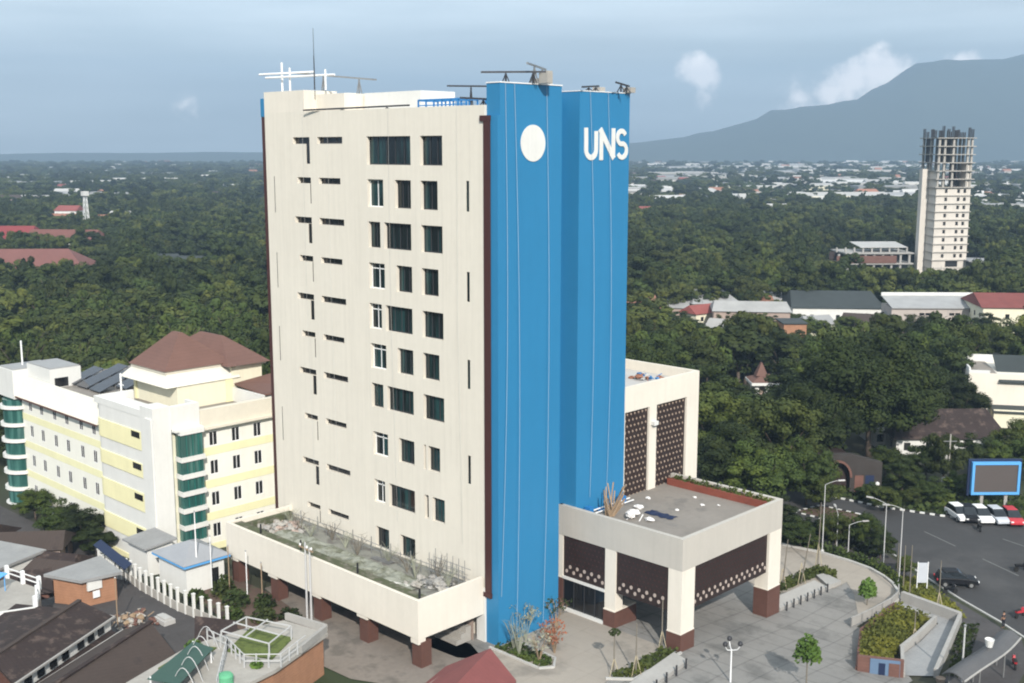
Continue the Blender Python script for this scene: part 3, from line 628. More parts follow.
# ================================================================== ENTRANCE CANOPY AND ANNEX
can = thing('entrance_canopy', 'square cream entrance canopy with dark patterned screens on brown-footed columns', 'canopy', (6.8, 19.2, 0))
X0, X1, Y0, Y1, ZB, ZT = -.7, 14.28, 10.75, 27.7, 7.75, 10.78
f_ = MB().box(X0, Y0, ZB, X1, Y0 + .45, ZT).box(X1 - .45, Y0 + .45, ZB, X1, Y1 - .45, ZT).box(X0, Y1 - .45, ZB, X1, Y1, ZT).box(X0, Y0 + .45, ZB, X0 + .3, 10.88, ZT)
part('fascia', f_, 'cream_grey', can)
part('roof_deck', MB().box(X0 + .3, Y0 + .45, 8.0, X1 - .45, Y1 - .45, 9.9), 'deck', can)
part('soffit', MB().box(X0, Y0 + .45, 7.78, X1 - .45, Y1 - .45, 7.995), 'cream_grey', can)
def column(x0, x1, y0, y1, zc, zb, bx=None):
    part('column', MB().box(x0, y0, zc, x1, y1, ZB - .003), 'cream_plain', can)
    b = bx or (x0 - .06, x1 + .05, y0 - .06, y1 + .06)
    part('column_base', MB().box(b[0], b[2], zb, b[1], b[3], zc - .1), 'brown_stone', can)
    part('base_cap', MB().box(b[0] + .01, b[2] + .01, zc - .1, b[1] - .01, b[3] - .01, zc - .002), 'cream_plain', can)
column(12.75, 14.27, 10.76, 12.78, 1.8, -.3); column(12.75, 14.27, 25.45, 27.68, 1.86, -1.6)
column(5.3, 6.6, 10.76, 11.9, 1.75, -.2, (5.25, 6.66, 10.62, 14.0)); column(-.68, -.12, 10.78, 11.4, 3.4, -.2)
column(5.3, 6.6, 26.4, 27.66, 1.8, -1.6); column(-.68, .6, 26.4, 27.66, 1.8, -1.6)
def screen(axis, pos, out, a0, a1, z0, z1, nm='patterned_screen', rows=(.55, 1.05), step=.92, density=0):
    mb = MB()
    d0, d1 = pos - out * .18, pos - out * .06
    mb.box(*((d0, a0, z0, d1, a1, z1) if axis == 0 else (a0, d0, z0, a1, d1, z1))); o = part(nm, mb, 'dark_screen', can)
    ml = MB(); m2 = MB()
    def disc(a, z, r, tgt, n=8):
        vs = [(a + r * math.cos(2 * math.pi * k / n), z + r * 1.15 * math.sin(2 * math.pi * k / n)) for k in range(n)]
        P = lambda d, v: (d, v[0], v[1]) if axis == 0 else (v[0], d, v[1])
        e0, e1 = d1, pos - out * .02
        fs = [tuple(range(n))] + [(k, n + k, n + (k + 1) % n, (k + 1) % n) for k in range(n)]
        tgt.add([P(e1, v) for v in vs] + [P(e0, v) for v in vs], fs)
    for r, dz in enumerate(rows):
        for a in np.arange(a0 + .4 + r * step / 2, a1 - .2, step): disc(a, z0 + dz, .17, ml)
    for a in np.arange(a0 + .25, a1 - .1, .5):           # the fine carved grid over the rest of the screen
        for z in np.arange(z0 + 1.5, z1 - .1, .5): disc(a + (.25 if int(round((z - z0) / .5)) % 2 else 0), z, .07, m2, 5)
    part('motif', ml, 'motif', o); part('motif', m2, 'brown_trim', o)
screen(1, Y0 + .1, -1, -.1, 5.28, 3.55, ZB); screen(1, Y0 + .1, -1, 6.62, 12.73, 3.55, ZB); screen(0, X1 - .2, 1, 12.8, 25.43, 3.6, ZB)
part('door_beam', MB().box(-.1, 10.7, 3.3, 5.28, 10.95, 3.52), 'white_paint', can)
part('door_sill', MB().box(-.1, 10.55, -.05, 5.24, 11.0, .32), 'white_paint', can)
dg = MB().box(-.1, 10.9, .32, 5.28, 10.94, 3.3); o = part('glass_door', dg, 'glass_dark', can); fr = MB()
for x in (-.1, 1.25, 2.6, 3.95, 5.2): fr.box(x, 10.84, .32, x + .08, 10.9, 3.3)
part('frame', fr, 'dark_steel', o)
part('rear_wall', MB().box(-3.1, 18.7, 0, -2.8, 27.6, 7.77), 'under_wall', can)
# planter along the far edge of the deck
pl = thing('roof_planter', 'long red-brown planter with low plants along the far edge of the canopy roof', 'planter', (6.4, 26.5, 9.9))
part('box', MB().box(1.2, 26.0, 9.9, 13.8, 26.15, 10.6).box(1.2, 26.15, 9.9, 13.8, 27.2, 10.5), 'red_soil', pl)
def leafy(cx, cy, z, rx, ry, rz, n, size, seed, mb=None):
    """leaf faces spread through a low mound"""
    rr = random.Random(seed); mb = mb or MB()
    for _ in range(n):
        while True:
            a, b, c = rr.uniform(-1, 1), rr.uniform(-1, 1), rr.uniform(0, 1)
            if a * a + b * b + c * c < 1: break
        p = Vector((cx + a * rx, cy + b * ry, z + c * rz)); u = Vector((rr.gauss(0, 1), rr.gauss(0, 1), rr.gauss(0, .6))).normalized(); v = u.orthogonal().normalized() * size * rr.uniform(.5, 1.2); u = u * size * rr.uniform(.5, 1.2)
        mb.quad(p - u * .5 - v * .5, p + u * .5 - v * .5, p + u * .6 + v * .5, p - u * .4 + v * .5)
    return mb
lf = MB()
for i, x in enumerate(np.arange(1.8, 13.6, .62)): leafy(x, 26.7, 10.45, .42, .35, .6 + .3 * math.sin(i * 2.3), 26, .22, i, lf)
part('plants', lf, 'leaf_olive', pl)
hp = heap('rubble_heap', 'white plastic sacks and rubble piled on the canopy roof behind the front edge', 'rubble', 5.3, 14.2, 9.9, 2.2, 1.6, 7, ['white_cloth'], 8, .75)
tg = MB()
rr = random.Random(12)
for k in range(26):
    a = rr.uniform(0, 6.28); tg.bar((3.6 + rr.uniform(-.4, .4), 13.6 + rr.uniform(-.5, .5), 9.9), (3.5 + math.cos(a) * 1.0, 14.2 + math.sin(a) * 1.2, 11 + rr.random() * 1.9), .12, .07)
solo('timber_stack', tg, 'wood', 'olive-brown planks and branches leaning in a bundle beside the white sacks on the canopy roof', 'boards', 'stacks of boards on the terrace')
solo('plastic_sheet', crumple(5.4, 8.6, 16.6, 17.8, 9.93, .16, 10, 4, 9), 'navy', 'small blue plastic sheet lying flat on the canopy roof', 'plastic sheet')
for i, (x, y, s) in enumerate([(7.3, 15.0, .5), (2.9, 20.5, .3), (6.1, 24.2, .22), (8.2, 22.5, .25), (7.3, 19.4, .24), (4.1, 17.4, .5), (9.4, 23.6, .18)]):
    solo('foam_lump', MB().blob((x, y, 9.9 + s * .35), s, s * .8, s * .4, 40 + i, .3), 'white_cloth', ['white square lump right of the sacks on the canopy roof', 'white lump near the blue slab on the canopy roof', 'white lump before the planter on the canopy roof', 'small white lump in the middle of the canopy roof', 'white lump beside the blue sheet on the canopy roof', 'white flat lump behind the sacks on the canopy roof', 'smallest white lump toward the right edge of the canopy roof'][i], 'lump', 'white lumps on the canopy roof')
pr = thing('pipe_rack', 'low pale pipes on blue supports at the foot of the lettered blue slab', 'pipes', (1.7, 15, 9.9))
part('pipe', MB().path([(2.0, 11.6, 10.25), (2.0, 18.6, 10.25)], .07), 'white_metal', pr); part('pipe', MB().path([(2.5, 11.6, 10.15), (2.5, 18.6, 10.15)], .07), 'white_metal', pr)
for y in (12.5, 14.2, 15.9, 17.6): part('support', MB().box(1.4, y - .3, 9.9, 2.1, y + .3, 10.15 + .5 * (y < 13 or y > 17)), 'blue_paint', pr)

ann = thing('annex_building', 'cream annex block with two tall lattice screens behind the blue slabs', 'building', (-10, 25, 0))
xa = 1.0; rects = [(18.9, 22.95, 4, 18.9), (24.2, 29.55, 4, 18.9)]
wl = MB(); wall_open(wl, 0, xa, 18.65, 31.75, -1.5, 21.5, rects, .35, 1)
wl.quad((xa, 18.65, 21.5), (xa, 31.75, 21.5), (xa - .4, 31.75, 21.5), (xa - .4, 18.65, 21.5)); wl.quad((xa - .4, 18.65, 20.4), (xa - .4, 18.65, 21.5), (xa - .4, 31.75, 21.5), (xa - .4, 31.75, 20.4))
part('facade', wl, 'cream_plain', ann)
part('body', MB().box(-24, 18.65, -1.5, xa - .37, 31.75, 20.4), 'cream_plain', ann)
part('parapet', MB().box(-24, 31.35, 20.4, xa - .4, 31.75, 21.5).box(-24, 18.65, 20.4, -23.6, 31.35, 21.5).box(-23.6, 18.65, 20.4, xa - .4, 18.95, 21.5), 'cream_plain', ann)
part('roof_deck', MB().box(-23.6, 18.95, 20.402, xa - .42, 31.33, 20.45), 'roof_pale', ann)
for (a0, a1, z0, z1) in rects:
    o = part('lattice_screen', MB().box(xa - .34, a0, z0, xa - .25, a1, z1), 'dark_screen', ann); mb = MB(); mk = MB(); st = .62
    for i, a in enumerate(np.arange(a0 + .3, a1 - .1, st)):
        for j, z in enumerate(np.arange(z0 + .3, z1 - .1, st)):
            y = a + (st / 2 if j % 2 else 0); r = .125
            if y > a1 - .15: continue
            mb.add([(xa - .19, y - r, z), (xa - .19, y, z - r * 1.2), (xa - .19, y + r, z), (xa - .19, y, z + r * 1.2), (xa - .25, y - r, z), (xa - .25, y, z - r * 1.2), (xa - .25, y + r, z), (xa - .25, y, z + r * 1.2)], [(0, 1, 2, 3), (0, 4, 5, 1), (1, 5, 6, 2), (2, 6, 7, 3), (3, 7, 4, 0)])
    part('lattice_pattern', mb, 'lattice_light', o)
part('screen_bracket', MB().box(xa + .0, 23.2, 16.9, xa + .5, 23.9, 17.3), 'white_paint', ann)
heap('roof_clutter', 'orange and blue building scraps on the annex roof behind its parapet', 'rubble', -3, 28, 20.45, 3.5, 2.2, 14, ['roof_orange', 'blue_paint', 'roof_pale'], 21, .45)

# ================================================================== YELLOW BUILDING
yx, yy = -42.79, -8.46
yb = thing('hospital_building', 'long white and yellow four storey building with green glass bays and a brown hipped roof', 'building', (-60, 0, -2.5))
rows = [11.65, 8.1, 4.0, -.15]; lx = [-78, -74.6, -70.7, -67.2, -63.2, -59.8]
lrects = [(x - .5, x + .5, z - .8, z + .8) for z in rows for x in lx] 
w1 = MB(); wall_open(w1, 1, yy, -81.5, -57.2, -4, 12.62, lrects, .08, -1); part('wall', w1, 'wall_ivory', yb)
for r in lrects: pane(yb, 1, yy, [r], .07, -1, 'glass_dark', 'white_metal', 2, 0, .07)
# curved yellow corner
cr = MB(); cw = MB(); arc = [(-57.2, yy)] + [(-57.2 + 1.4 * (1 - math.cos(t)), yy - .9 * math.sin(t)) for t in np.linspace(.3, math.pi / 2, 5)] + [(-45.4, yy - .9)]
cw.prism(arc + [(-45.4, yy + 3), (-57.2, yy + 3)], -4, 15.5); part('corner_wall', cw, 'white_paint', yb)
for z0, z1 in ((11.6, 13.75), (8.35, 10.0), (4.3, 6.5), (.4, 2.3), (-3.6, -1.8)):
    a2 = [(x, y - .12) for x, y in arc]; cr.prism(a2 + [(-45.4, yy - .3), (-57.2, yy + .2)], z0, z1)
part('yellow_band', cr, 'yellow', yb)
for z in (13.3, 9.55, 5.9, 1.7): part('window', MB().box(-48.2, yy - 1.06, z - .35, -46.3, yy - .95, z + .35), 'glass_dark', yb)
bd = MB()
for z in (9.4, 5.6, 1.5): bd.box(-81.5, yy - .03, z, -57.4, yy - .002, z + .9)
part('yellow_band', bd, 'band_pale', yb)
# white corner pillar, block above
part('corner_pillar', MB().box(-45.4, yy - 1.3, -4, -42.6, yy + .9, 17.0).box(-44.2, yy - 1.5, -4, -42.75, yy - 1.302, 15.8), 'white_paint', yb)
part('corner_parapet', MB().box(-57.3, yy - .95, 15.5, -45.4, yy - .5, 16.3).box(-57.3, yy - .4, 14.4, -56.9, yy + 4, 16.3).box(-43.2, yy + .9, 14.0, -42.5, yy + 4.45, 16.9).box(-45.0, yy + 4.05, 14.4, -43.2, yy + 4.45, 16.9), 'white_paint', yb)
# right face
rrects = [(y - .55, y + .55, z - .85, z + .85) for z in (12.3, 8.9, 5.1, 1.3) for y in (-2.2, .78, 3.75, 6.7, 9.7)]
w2 = MB(); wall_open(w2, 0, yx, yy + 4.4, 14, -4, 13.6, rrects, .1, 1); part('wall', w2, 'wall_ivory', yb)
for r in rrects: pane(yb, 0, yx, [r], .09, 1, 'glass_dark', 'white_metal', 2, 0, .08)
bd = MB()
for z in (10.4, 6.5, 2.6, -1.2): bd.box(yx + .002, yy + 4.5, z, yx + .04, 14, z + .95)
part('yellow_band', bd, 'band_pale', yb)
part('eave_band', MB().prism([(yx - .2, 0), (yx + .9, 0), (yx + .9, .25), (yx - .2, 2.4)], 0, 1) if False else MB().box(yx - .3, yy + 4.5, 13.603, yx + .45, 14, 15.95).box(yx + .45, yy + 4.5, 13.62, yx + .75, 14, 13.9), 'tan_band', yb)
# green glass bay
part('bay_glass', MB().box(yx - .2, -6.9, -4, yx + .95, -4.15, 13.9), 'glass_teal', yb)
for z in (13.9, 10.75, 8.75, 6.75, 4.75, 2.75, .75, -1.25): part('bay_slab', MB().box(yx - .2, -7.02, z - .26, yx + 1.2, -4.0, z + (.28 if z < 13 else .15)), 'white_paint', yb)
mu = MB()
for y in (-6.2, -5.4, -4.7): mu.box(yx + .952, y - .05, -4, yx + 1.02, y + .05, 13.6)
part('bay_mullion', mu, 'teal_frost', yb)
part('bay_parapet', MB().box(yx - .4, yy + .9, 14.06, yx + 1.1, -3.95, 14.3).box(yx - .15, yy + .95, 14.3, yx + .25, -4.0, 16.2), 'white_paint', yb)
# bodies, decks, mansard
part('body', MB().box(-81.5, yy + .24, -4, yx - .24, 14, 13.6).box(-81.5, yy + .5, 13.6, yx - .35, 14, 14.3), 'pale_yellow', yb)
part('roof_deck', MB().box(-81.4, yy + .9, 14.302, yx - .36, 14, 14.4), 'deck', yb)
part('mansard', MB().add([(-81.5, yy - .8, 12.62), (-57.25, yy - .8, 12.62), (-57.25, yy + .45, 15.1), (-81.5, yy + .45, 15.1), (-81.5, yy + .9, 15.1), (-57.25, yy + .9, 15.1), (-57.25, yy + .9, 12.62), (-81.5, yy + .9, 12.62)],
     [(0, 1, 2, 3), (3, 2, 5, 4), (4, 5, 6, 7), (0, 3, 4, 7), (1, 6, 5, 2), (0, 7, 6, 1)]), 'mansard', yb)
part('gutter', MB().box(-81.5, yy - .9, 12.45, -57.3, yy - .72, 12.64), 'brown_stone', yb)
# left stair tower with curved green balconies
part('stair_tower', MB().box(-85.4, yy - 1.0, 12.2, -80.6, yy + 5.0, 16.1).box(-85.5, yy - .2, -5, -81.503, yy + 5.0, 12.2).box(-80.6, yy + 1.0, 13.6, -73.6, yy + 5.2, 16.9), 'white_paint', yb)
part('stair_roof', MB().box(-85.2, yy - .8, 16.1, -80.8, yy + 4.8, 16.25).box(-80.5, yy + 1.1, 16.9, -73.7, yy + 5.1, 17.05), 'roof_grey', yb)
part('tower_opening', MB().box(-73.597, yy + 1.6, 14.5, -73.54, yy + 3.4, 15.7), 'glass_dark', yb)
bal = MB(); bgl = MB()
ring = lambda r: [(-82.6 + r * 1.0 * math.cos(t), yy + .4 + r * math.sin(t)) for t in np.linspace(math.pi * .95, math.pi * 2.0, 12)]
bgl.prism(ring(2.1) + [(-81.2, yy + 2)], -5, 12.0)
for z in (11.0, 8.6, 6.4, 4.2, 2.0, -.3, -2.6): bal.prism(ring(2.5) + [(-81.1, yy + 2)], z - .22, z + .22)
part('balcony_glass', bgl, 'glass_teal', yb); part('balcony_slab', bal, 'white_paint', yb)
part('antenna', MB().tube((-83.2, yy + 1.5, 16.2), (-83.2, yy + 1.5, 19.6), .12), 'white_metal', yb)
# hipped roofs above
part('roof_house', MB().box(-60.6, -2.3, 14.4, -50.3, 5.2, 17.4), 'pale_yellow', yb); part('roof_house_post', MB().box(-50.9, 4.3, 14.4, -50.2, 5.3, 17.4).box(-60.7, -2.45, 14.4, -60.1, -1.9, 17.4), 'yellow', yb)
def frustum(mb, r0, z0, r1, z1):
    (a0, b0, c0, d0), (a1, b1, c1, d1) = r0, r1
    return mb.add([(a0, b0, z0), (c0, b0, z0), (c0, d0, z0), (a0, d0, z0), (a1, b1, z1), (c1, b1, z1), (c1, d1, z1), (a1, d1, z1)], [(3, 2, 1, 0), (4, 5, 6, 7), (0, 1, 5, 4), (1, 2, 6, 5), (2, 3, 7, 6), (3, 0, 4, 7)])
part('roof_skirt', frustum(MB(), (-61.6, -3.8, -50.1, 6.4), 17.3, (-59.5, -3.1, -51.2, 5.6), 18.8), 'mansard', yb)
part('eave_band', MB().box(-59.5, -3.3, 18.8, -51.1, 5.6, 19.15), 'tan_band', yb)
part('hip_roof', frustum(MB(), (-59.7, -3.5, -50.9, 5.9), 19.15, (-56.4, .8, -54.6, 1.2), 23.0), 'roof_tile', yb)
part('roof_house', MB().box(-65, 5.25, 14.4, -50.3, 9.6, 18.6), 'pale_yellow', yb)
part('eave_band', MB().box(-65.4, 5.65, 18.6, -49.9, 10.0, 18.9), 'tan_band', yb)
part('hip_roof', frustum(MB(), (-65.8, 4.2, -49.4, 10.4), 18.9, (-60.5, 7.1, -55.4, 7.4), 21.8), 'roof_tile', yb)
part('lean_to_roof', MB().add([(-50.2, 5.5, 16.6), (-43.6, 5.5, 16.2), (-43.6, 13.9, 16.2), (-50.2, 13.9, 17.4), (-50.2, 5.5, 16.4), (-43.6, 5.5, 16.0), (-43.6, 13.9, 16.0), (-50.2, 13.9, 16.4)], [(0, 1, 2, 3), (7, 6, 5, 4), (0, 4, 5, 1), (1, 5, 6, 2), (2, 6, 7, 3), (3, 7, 4, 0)]), 'roof_tile', yb)
part('roof_band', MB().box(-50.2, 5.2, 14.4, -43.5, 5.48, 16.1), 'white_paint', yb)
# panels and tanks on its roof
sp = []
for i in range(4):
    for j in range(3):
        x, y = -79.5 + i * 3.6 + j * .6, -4.6 + j * 3.3
        if x > -63.5: continue
        t = thing('solar_panel', 'dark tilted solar panel on the flat roof of the yellow building', 'solar panel', (x, y, 14.4), 0, 'rows of solar panels on the yellow building')
        part('panel', MB().add([(x, y, 14.7), (x + 3.0, y, 14.7), (x + 3.0, y + 2.4, 15.6), (x, y + 2.4, 15.6), (x, y, 14.62), (x + 3.0, y, 14.62), (x + 3.0, y + 2.4, 15.52), (x, y + 2.4, 15.52)], [(0, 1, 2, 3), (7, 6, 5, 4), (0, 4, 5, 1), (1, 5, 6, 2), (2, 6, 7, 3), (3, 7, 4, 0)]), 'solar', t)
        for a in (.2, 2.8): part('leg', MB().bar((x + a, y + 2.3, 14.4), (x + a, y + 2.3, 15.52), .08).bar((x + a, y + .1, 14.4), (x + a, y + .1, 14.64), .08), 'steel', t)
mbx = MB().tube((-58.6, -5.2, 14.4), (-58.6, -5.2, 18.2), .12).bar((-59.2, -5.2, 16.8), (-58.0, -5.2, 16.8), .1)
solo('antenna_mast', mbx, 'white_metal', 'short white antenna mast in front of the brown hipped roof', 'mast')
# ================================================================== LOWER LEFT: HOUSES, WALL, ROOF GARDEN
def slab_roof(mb, pts, th=.2):
    """a roof plane given by its corner points, with thickness"""
    n = len(pts); lo = [(x, y, z - th) for x, y, z in pts]
    return mb.add(list(pts) + lo, [tuple(range(n)), tuple(range(n, 2 * n))[::-1]] + [(i, n + i, n + (i + 1) % n, (i + 1) % n) for i in range(n)])
# two-storey white guard house under a dark awning roof
gh = thing('guard_house', 'white cabin with a grey pyramid roof edged in blue, inside the pillared wall', 'cabin', (-32.8, -11.4, 0))
part('wall', MB().box(-35.6, -13.6, -.1, -30.0, -9.2, 3.25), 'white_paint', gh)
part('fascia', MB().box(-36.1, -14.1, 3.1, -29.5, -8.7, 3.4), 'sign_blue', gh)
part('roof', frustum(MB(), (-36.2, -14.2, -29.4, -8.6), 3.4, (-33.0, -11.5, -32.6, -11.3), 4.75), 'tent', gh)
part('door', MB().box(-29.998, -10.7, 0, -29.94, -9.9, 2.2), 'glass_dark', gh)
sh = thing('small_outhouse', 'small white outhouse with a flat grey roof against the yellow building', 'shed', (-40.4, -12, 0))
part('wall', MB().box(-42.6, -13.4, -2.2, -38.4, -10.4, 3.0), 'white_paint', sh); part('roof', slab_roof(MB(), [(-43.0, -13.9, 3.05), (-38.0, -13.9, 3.05), (-38.0, -10.0, 3.4), (-43.0, -10.0, 3.4)]), 'roof_grey', sh)
part('window', MB().box(-38.398, -12.2, 1.2, -38.34, -11.4, 2.2), 'glass_dark', sh)
# boundary wall with white pillars
bw = thing('boundary_wall', 'low wall with tall white pillars between the dark yard and the white cabin', 'wall', (-33, -15.8, 0))
wp = [(-50, -13.4), (-42, -15.4), (-34.8, -16.2), (-27.5, -16.3), (-19.5, -15.4)]
tot = [math.dist(a, b) for a, b in zip(wp, wp[1:])]; npil = 24
def along(s):
    for (a, b), l in zip(zip(wp, wp[1:]), tot):
        if s <= l: return (a[0] + (b[0] - a[0]) * s / l, a[1] + (b[1] - a[1]) * s / l)
        s -= l
    return wp[-1]
pts = [along(sum(tot) * i / npil) for i in range(npil + 1)]
mb = MB()
for a, b in zip(pts, pts[1:]): mb.bar((*a, H(*a) + .4), (*b, H(*b) + .4), .14, 1.1)
part('panel', mb, 'concrete', bw); mb = MB()
for a, b in zip(pts[4:9], pts[5:10]): mb.bar((a[0], a[1] - .25, H(*a) + 2.2), (b[0], b[1] - .25, H(*b) + 2.2), 1.0, .1)
for p in pts: part('pillar', MB().box(p[0] - .12, p[1] - .12, H(*p) - .1, p[0] + .12, p[1] + .12, H(*p) + 2.4).box(p[0] - .16, p[1] - .16, H(*p) + 2.4, p[0] + .16, p[1] + .16, H(*p) + 2.5), 'white_paint', bw)
cv = thing('lean_to_cover', 'long blue tarpaulin cover on posts leaning on the pillared wall', 'cover', (-38, -16.6, 0))
part('sheet', slab_roof(MB(), [(-46.5, -15.6, 1.9), (-36.2, -17.2, 2.2), (-36.0, -16.4, 2.7), (-46.3, -14.8, 2.4)], .06), 'navy', cv)
for p in ((-46.0, -15.6), (-42.8, -16.1), (-39.5, -16.6), (-36.5, -17.1)): part('post', MB().tube((*p, H(*p) - .1), (*p, 1.9), .06), 'dark_steel', cv)
# brick shed
bs = thing('brick_shed', 'orange brick shed with a flat pale grey roof and a white sign board', 'shed', (-36.8, -21.3, 0))
part('wall', MB().prism([(-38.0, -23.9), (-34.7, -22.3), (-34.2, -19.1), (-39.0, -18.7)], -.2, 2.8), 'brick', bs)
part('roof', MB().prism([(-38.6, -24.6), (-34.2, -22.8), (-33.6, -18.7), (-39.6, -18.1)], 2.8, 3.1), 'roof_grey', bs)
part('sign_board', MB().box(-34.5, -22.1, 1.75, -34.25, -20.6, 2.75), 'white_paint', bs); part('window', MB().box(-34.3, -21.6, .9, -34.2, -20.9, 1.6), 'white_metal', bs)
# long brown roofed house with a clerestory
h1 = thing('long_house', 'long low house with dark brown stepped roofs and a strip of pale clerestory windows', 'house', (-25, -31, 0))
part('roof', slab_roof(MB(), [(-33.5, -29.5, 2.9), (-28.4, -26.4, 2.9), (-26.2, -26.6, 4.3), (-19.6, -37.2, 4.3), (-24.5, -40.5, 2.9)]), 'roof_brown', h1)
part('roof', slab_roof(MB(), [(-26.2, -26.6, 4.45), (-22.6, -25.2, 3.55), (-15.8, -37.0, 3.55), (-19.6, -37.2, 4.45)]), 'roof_brown', h1)
part('ridge', MB().bar((-26.2, -26.6, 4.5), (-19.6, -37.3, 4.5), .4, .16), 'roof_brown2', h1); part('gutter', MB().bar((-22.55, -25.1, 3.5), (-15.7, -37.0, 3.5), .18, .16).bar((-28.4, -26.2, 2.95), (-22.5, -25.1, 3.5), .16, .16), 'concrete_pale', h1)
part('clerestory', MB().bar((-22.9, -25.4, 2.85), (-16.1, -37.1, 2.85), .14, 1.1), 'white_paint', h1); mb = MB()
for k in (.12, .23, .34, .5, .62, .74, .86): 
    a = Vector((-22.82, -25.35, 2.85)).lerp(Vector((-16.0, -37.05, 2.85)), k); d = Vector((6.8, -11.7, 0)).normalized(); mb.bar(a - d * .4, a + d * .4, .2, .7)
part('window', mb, 'glass_dark', h1)
part('lower_roof', slab_roof(MB(), [(-22.9, -25.3, 2.2), (-20.9, -24.9, 1.75), (-13.9, -37.2, 1.75), (-15.9, -37.4, 2.2)], .14), 'roof_brown', h1)
part('wall', MB().prism([(-32.8, -29.4), (-28.3, -26.9), (-21.3, -25.4), (-14.6, -37.2), (-24, -40)], -.2, 1.75), 'brick_dark', h1)
h2 = thing('front_house', 'house with a broad grey-brown gabled roof at the lower left beside the dark lane', 'house', (-15, -30, 0))
part('roof', slab_roof(MB(), [(-21.0, -25.2, 2.75), (-18.2, -23.9, 3.9), (-11.4, -37.5, 3.9), (-14.4, -38.6, 2.75)]), 'roof_brown2', h2)
part('roof', slab_roof(MB(), [(-18.2, -23.9, 3.95), (-13.1, -24.1, 2.3), (-7.0, -36.5, 2.3), (-11.4, -37.5, 3.95)]), 'roof_brown2', h2)
part('ridge', MB().bar((-18.2, -23.8, 4.0), (-11.4, -37.4, 4.0), .4, .15), 'roof_brown', h2); part('gutter', MB().bar((-21.0, -25.1, 2.7), (-14.3, -38.4, 2.7), .16, .18).bar((-20.6, -25.3, 2.5), (-13.9, -38.5, 2.5), .16, .18), 'concrete_pale', h2)
part('wall', MB().prism([(-19.8, -25.4), (-14.2, -25.2), (-8.6, -36.8), (-14, -38)], -.2, 2.35), 'brick_dark', h2)
part('wall_gable', MB().add([(-19.8, -25.3, 2.3), (-18.2, -24.6, 3.75), (-13.6, -25.0, 2.3)], [(0, 1, 2)]), 'brick_dark', h2); mb = MB()
for k in (.15, .3, .5, .65, .8): 
    a = Vector((-14.1, -25.5, 1.2)).lerp(Vector((-8.6, -36.7, 1.2)), k); d = Vector((5.5, -11.4, 0)).normalized(); mb.bar(a - d * .35, a + d * .35, .2, 1.0)
part('window', mb, 'glass_dark', h2)
# back houses at the far left
def simple_house(name, label, cat, cx, cy, sx, sy, hw, hr, rz, roof, wall, group=None, win=True, flat=False, z0=None, ridge=.5):
    z = H(cx, cy) - .3 if z0 is None else z0; t = thing(name, label, cat, (cx, cy, z), rz, group)
    wmb = MB(); rects = []
    part('wall', MB().box(-sx / 2, -sy / 2, 0, sx / 2, sy / 2, hw), wall, t, world=False)
    if flat: part('roof', MB().box(-sx / 2 - .3, -sy / 2 - .3, hw, sx / 2 + .3, sy / 2 + .3, hw + hr), roof, t, world=False)
    else:
        r = ridge * sx; part('roof', MB().add([(-sx / 2 - .5, -sy / 2 - .5, hw - .1), (sx / 2 + .5, -sy / 2 - .5, hw - .1), (sx / 2 + .5, sy / 2 + .5, hw - .1), (-sx / 2 - .5, sy / 2 + .5, hw - .1), (-r, 0, hw + hr), (r, 0, hw + hr)],
             [(3, 2, 1, 0), (0, 1, 5, 4), (2, 3, 4, 5), (1, 2, 5), (3, 0, 4)]), roof, t, world=False)
    if win:
        n = max(2, int(sx / 3.2)); fl = max(1, int(hw / 3.1))
        for k in range(n):
            for j in range(fl):
                x = -sx / 2 + sx * (k + .5) / n; z_ = 1.0 + j * 3.1
                for s in (-1, 1): part('window', MB().box(x - .5, s * sy / 2 - .04, z_, x + .5, s * sy / 2 + .04, z_ + 1.2), 'glass_dark', t, world=False)
        for k in range(max(1, int(sy / 4))):
            for j in range(fl):
                y = -sy / 2 + sy * (k + .5) / max(1, int(sy / 4)); z_ = 1.0 + j * 3.1
                for s in (-1, 1): part('window', MB().box(s * sx / 2 - .04, y - .5, z_, s * sx / 2 + .04, y + .5, z_ + 1.2), 'glass_dark', t, world=False)
    return t
simple_house('brown_house', 'dark brown roofed house behind the white railed terrace at the left edge', 'house', -47.5, -26.5, 12, 6, 2.6, 1.4, R(60), 'roof_brown', 'brick_dark')
simple_house('brown_house', 'small house with a worn grey-brown roof left of the brick shed', 'house', -45.0, -20.2, 6, 4.4, 2.8, 1.1, R(30), 'roof_brown2', 'under_wall')
simple_house('brown_house', 'low house with a dark tiled roof beside the foot of the green balconies', 'house', -66, -22, 9, 6, 2.8, 1.5, R(35), 'roof_brown', 'brick_dark')
simple_house('brown_house', 'lean brown roofed house among trees below the yellow building', 'house', -58.5, -17.6, 8, 5, 2.6, 1.3, R(50), 'roof_brown2', 'under_wall')
simple_house('brown_house', 'small dark roofed outhouse left of the blue cover', 'house', -50.5, -17.8, 5, 3.6, 2.5, .9, R(30), 'roof_brown', 'under_wall')
simple_house('brown_house', 'house with a pale flat roof slab at the left edge below the yellow building', 'house', -56, -23.4, 10, 6, 3.2, .3, R(20), 'roof_grey', 'white_paint', flat=True)
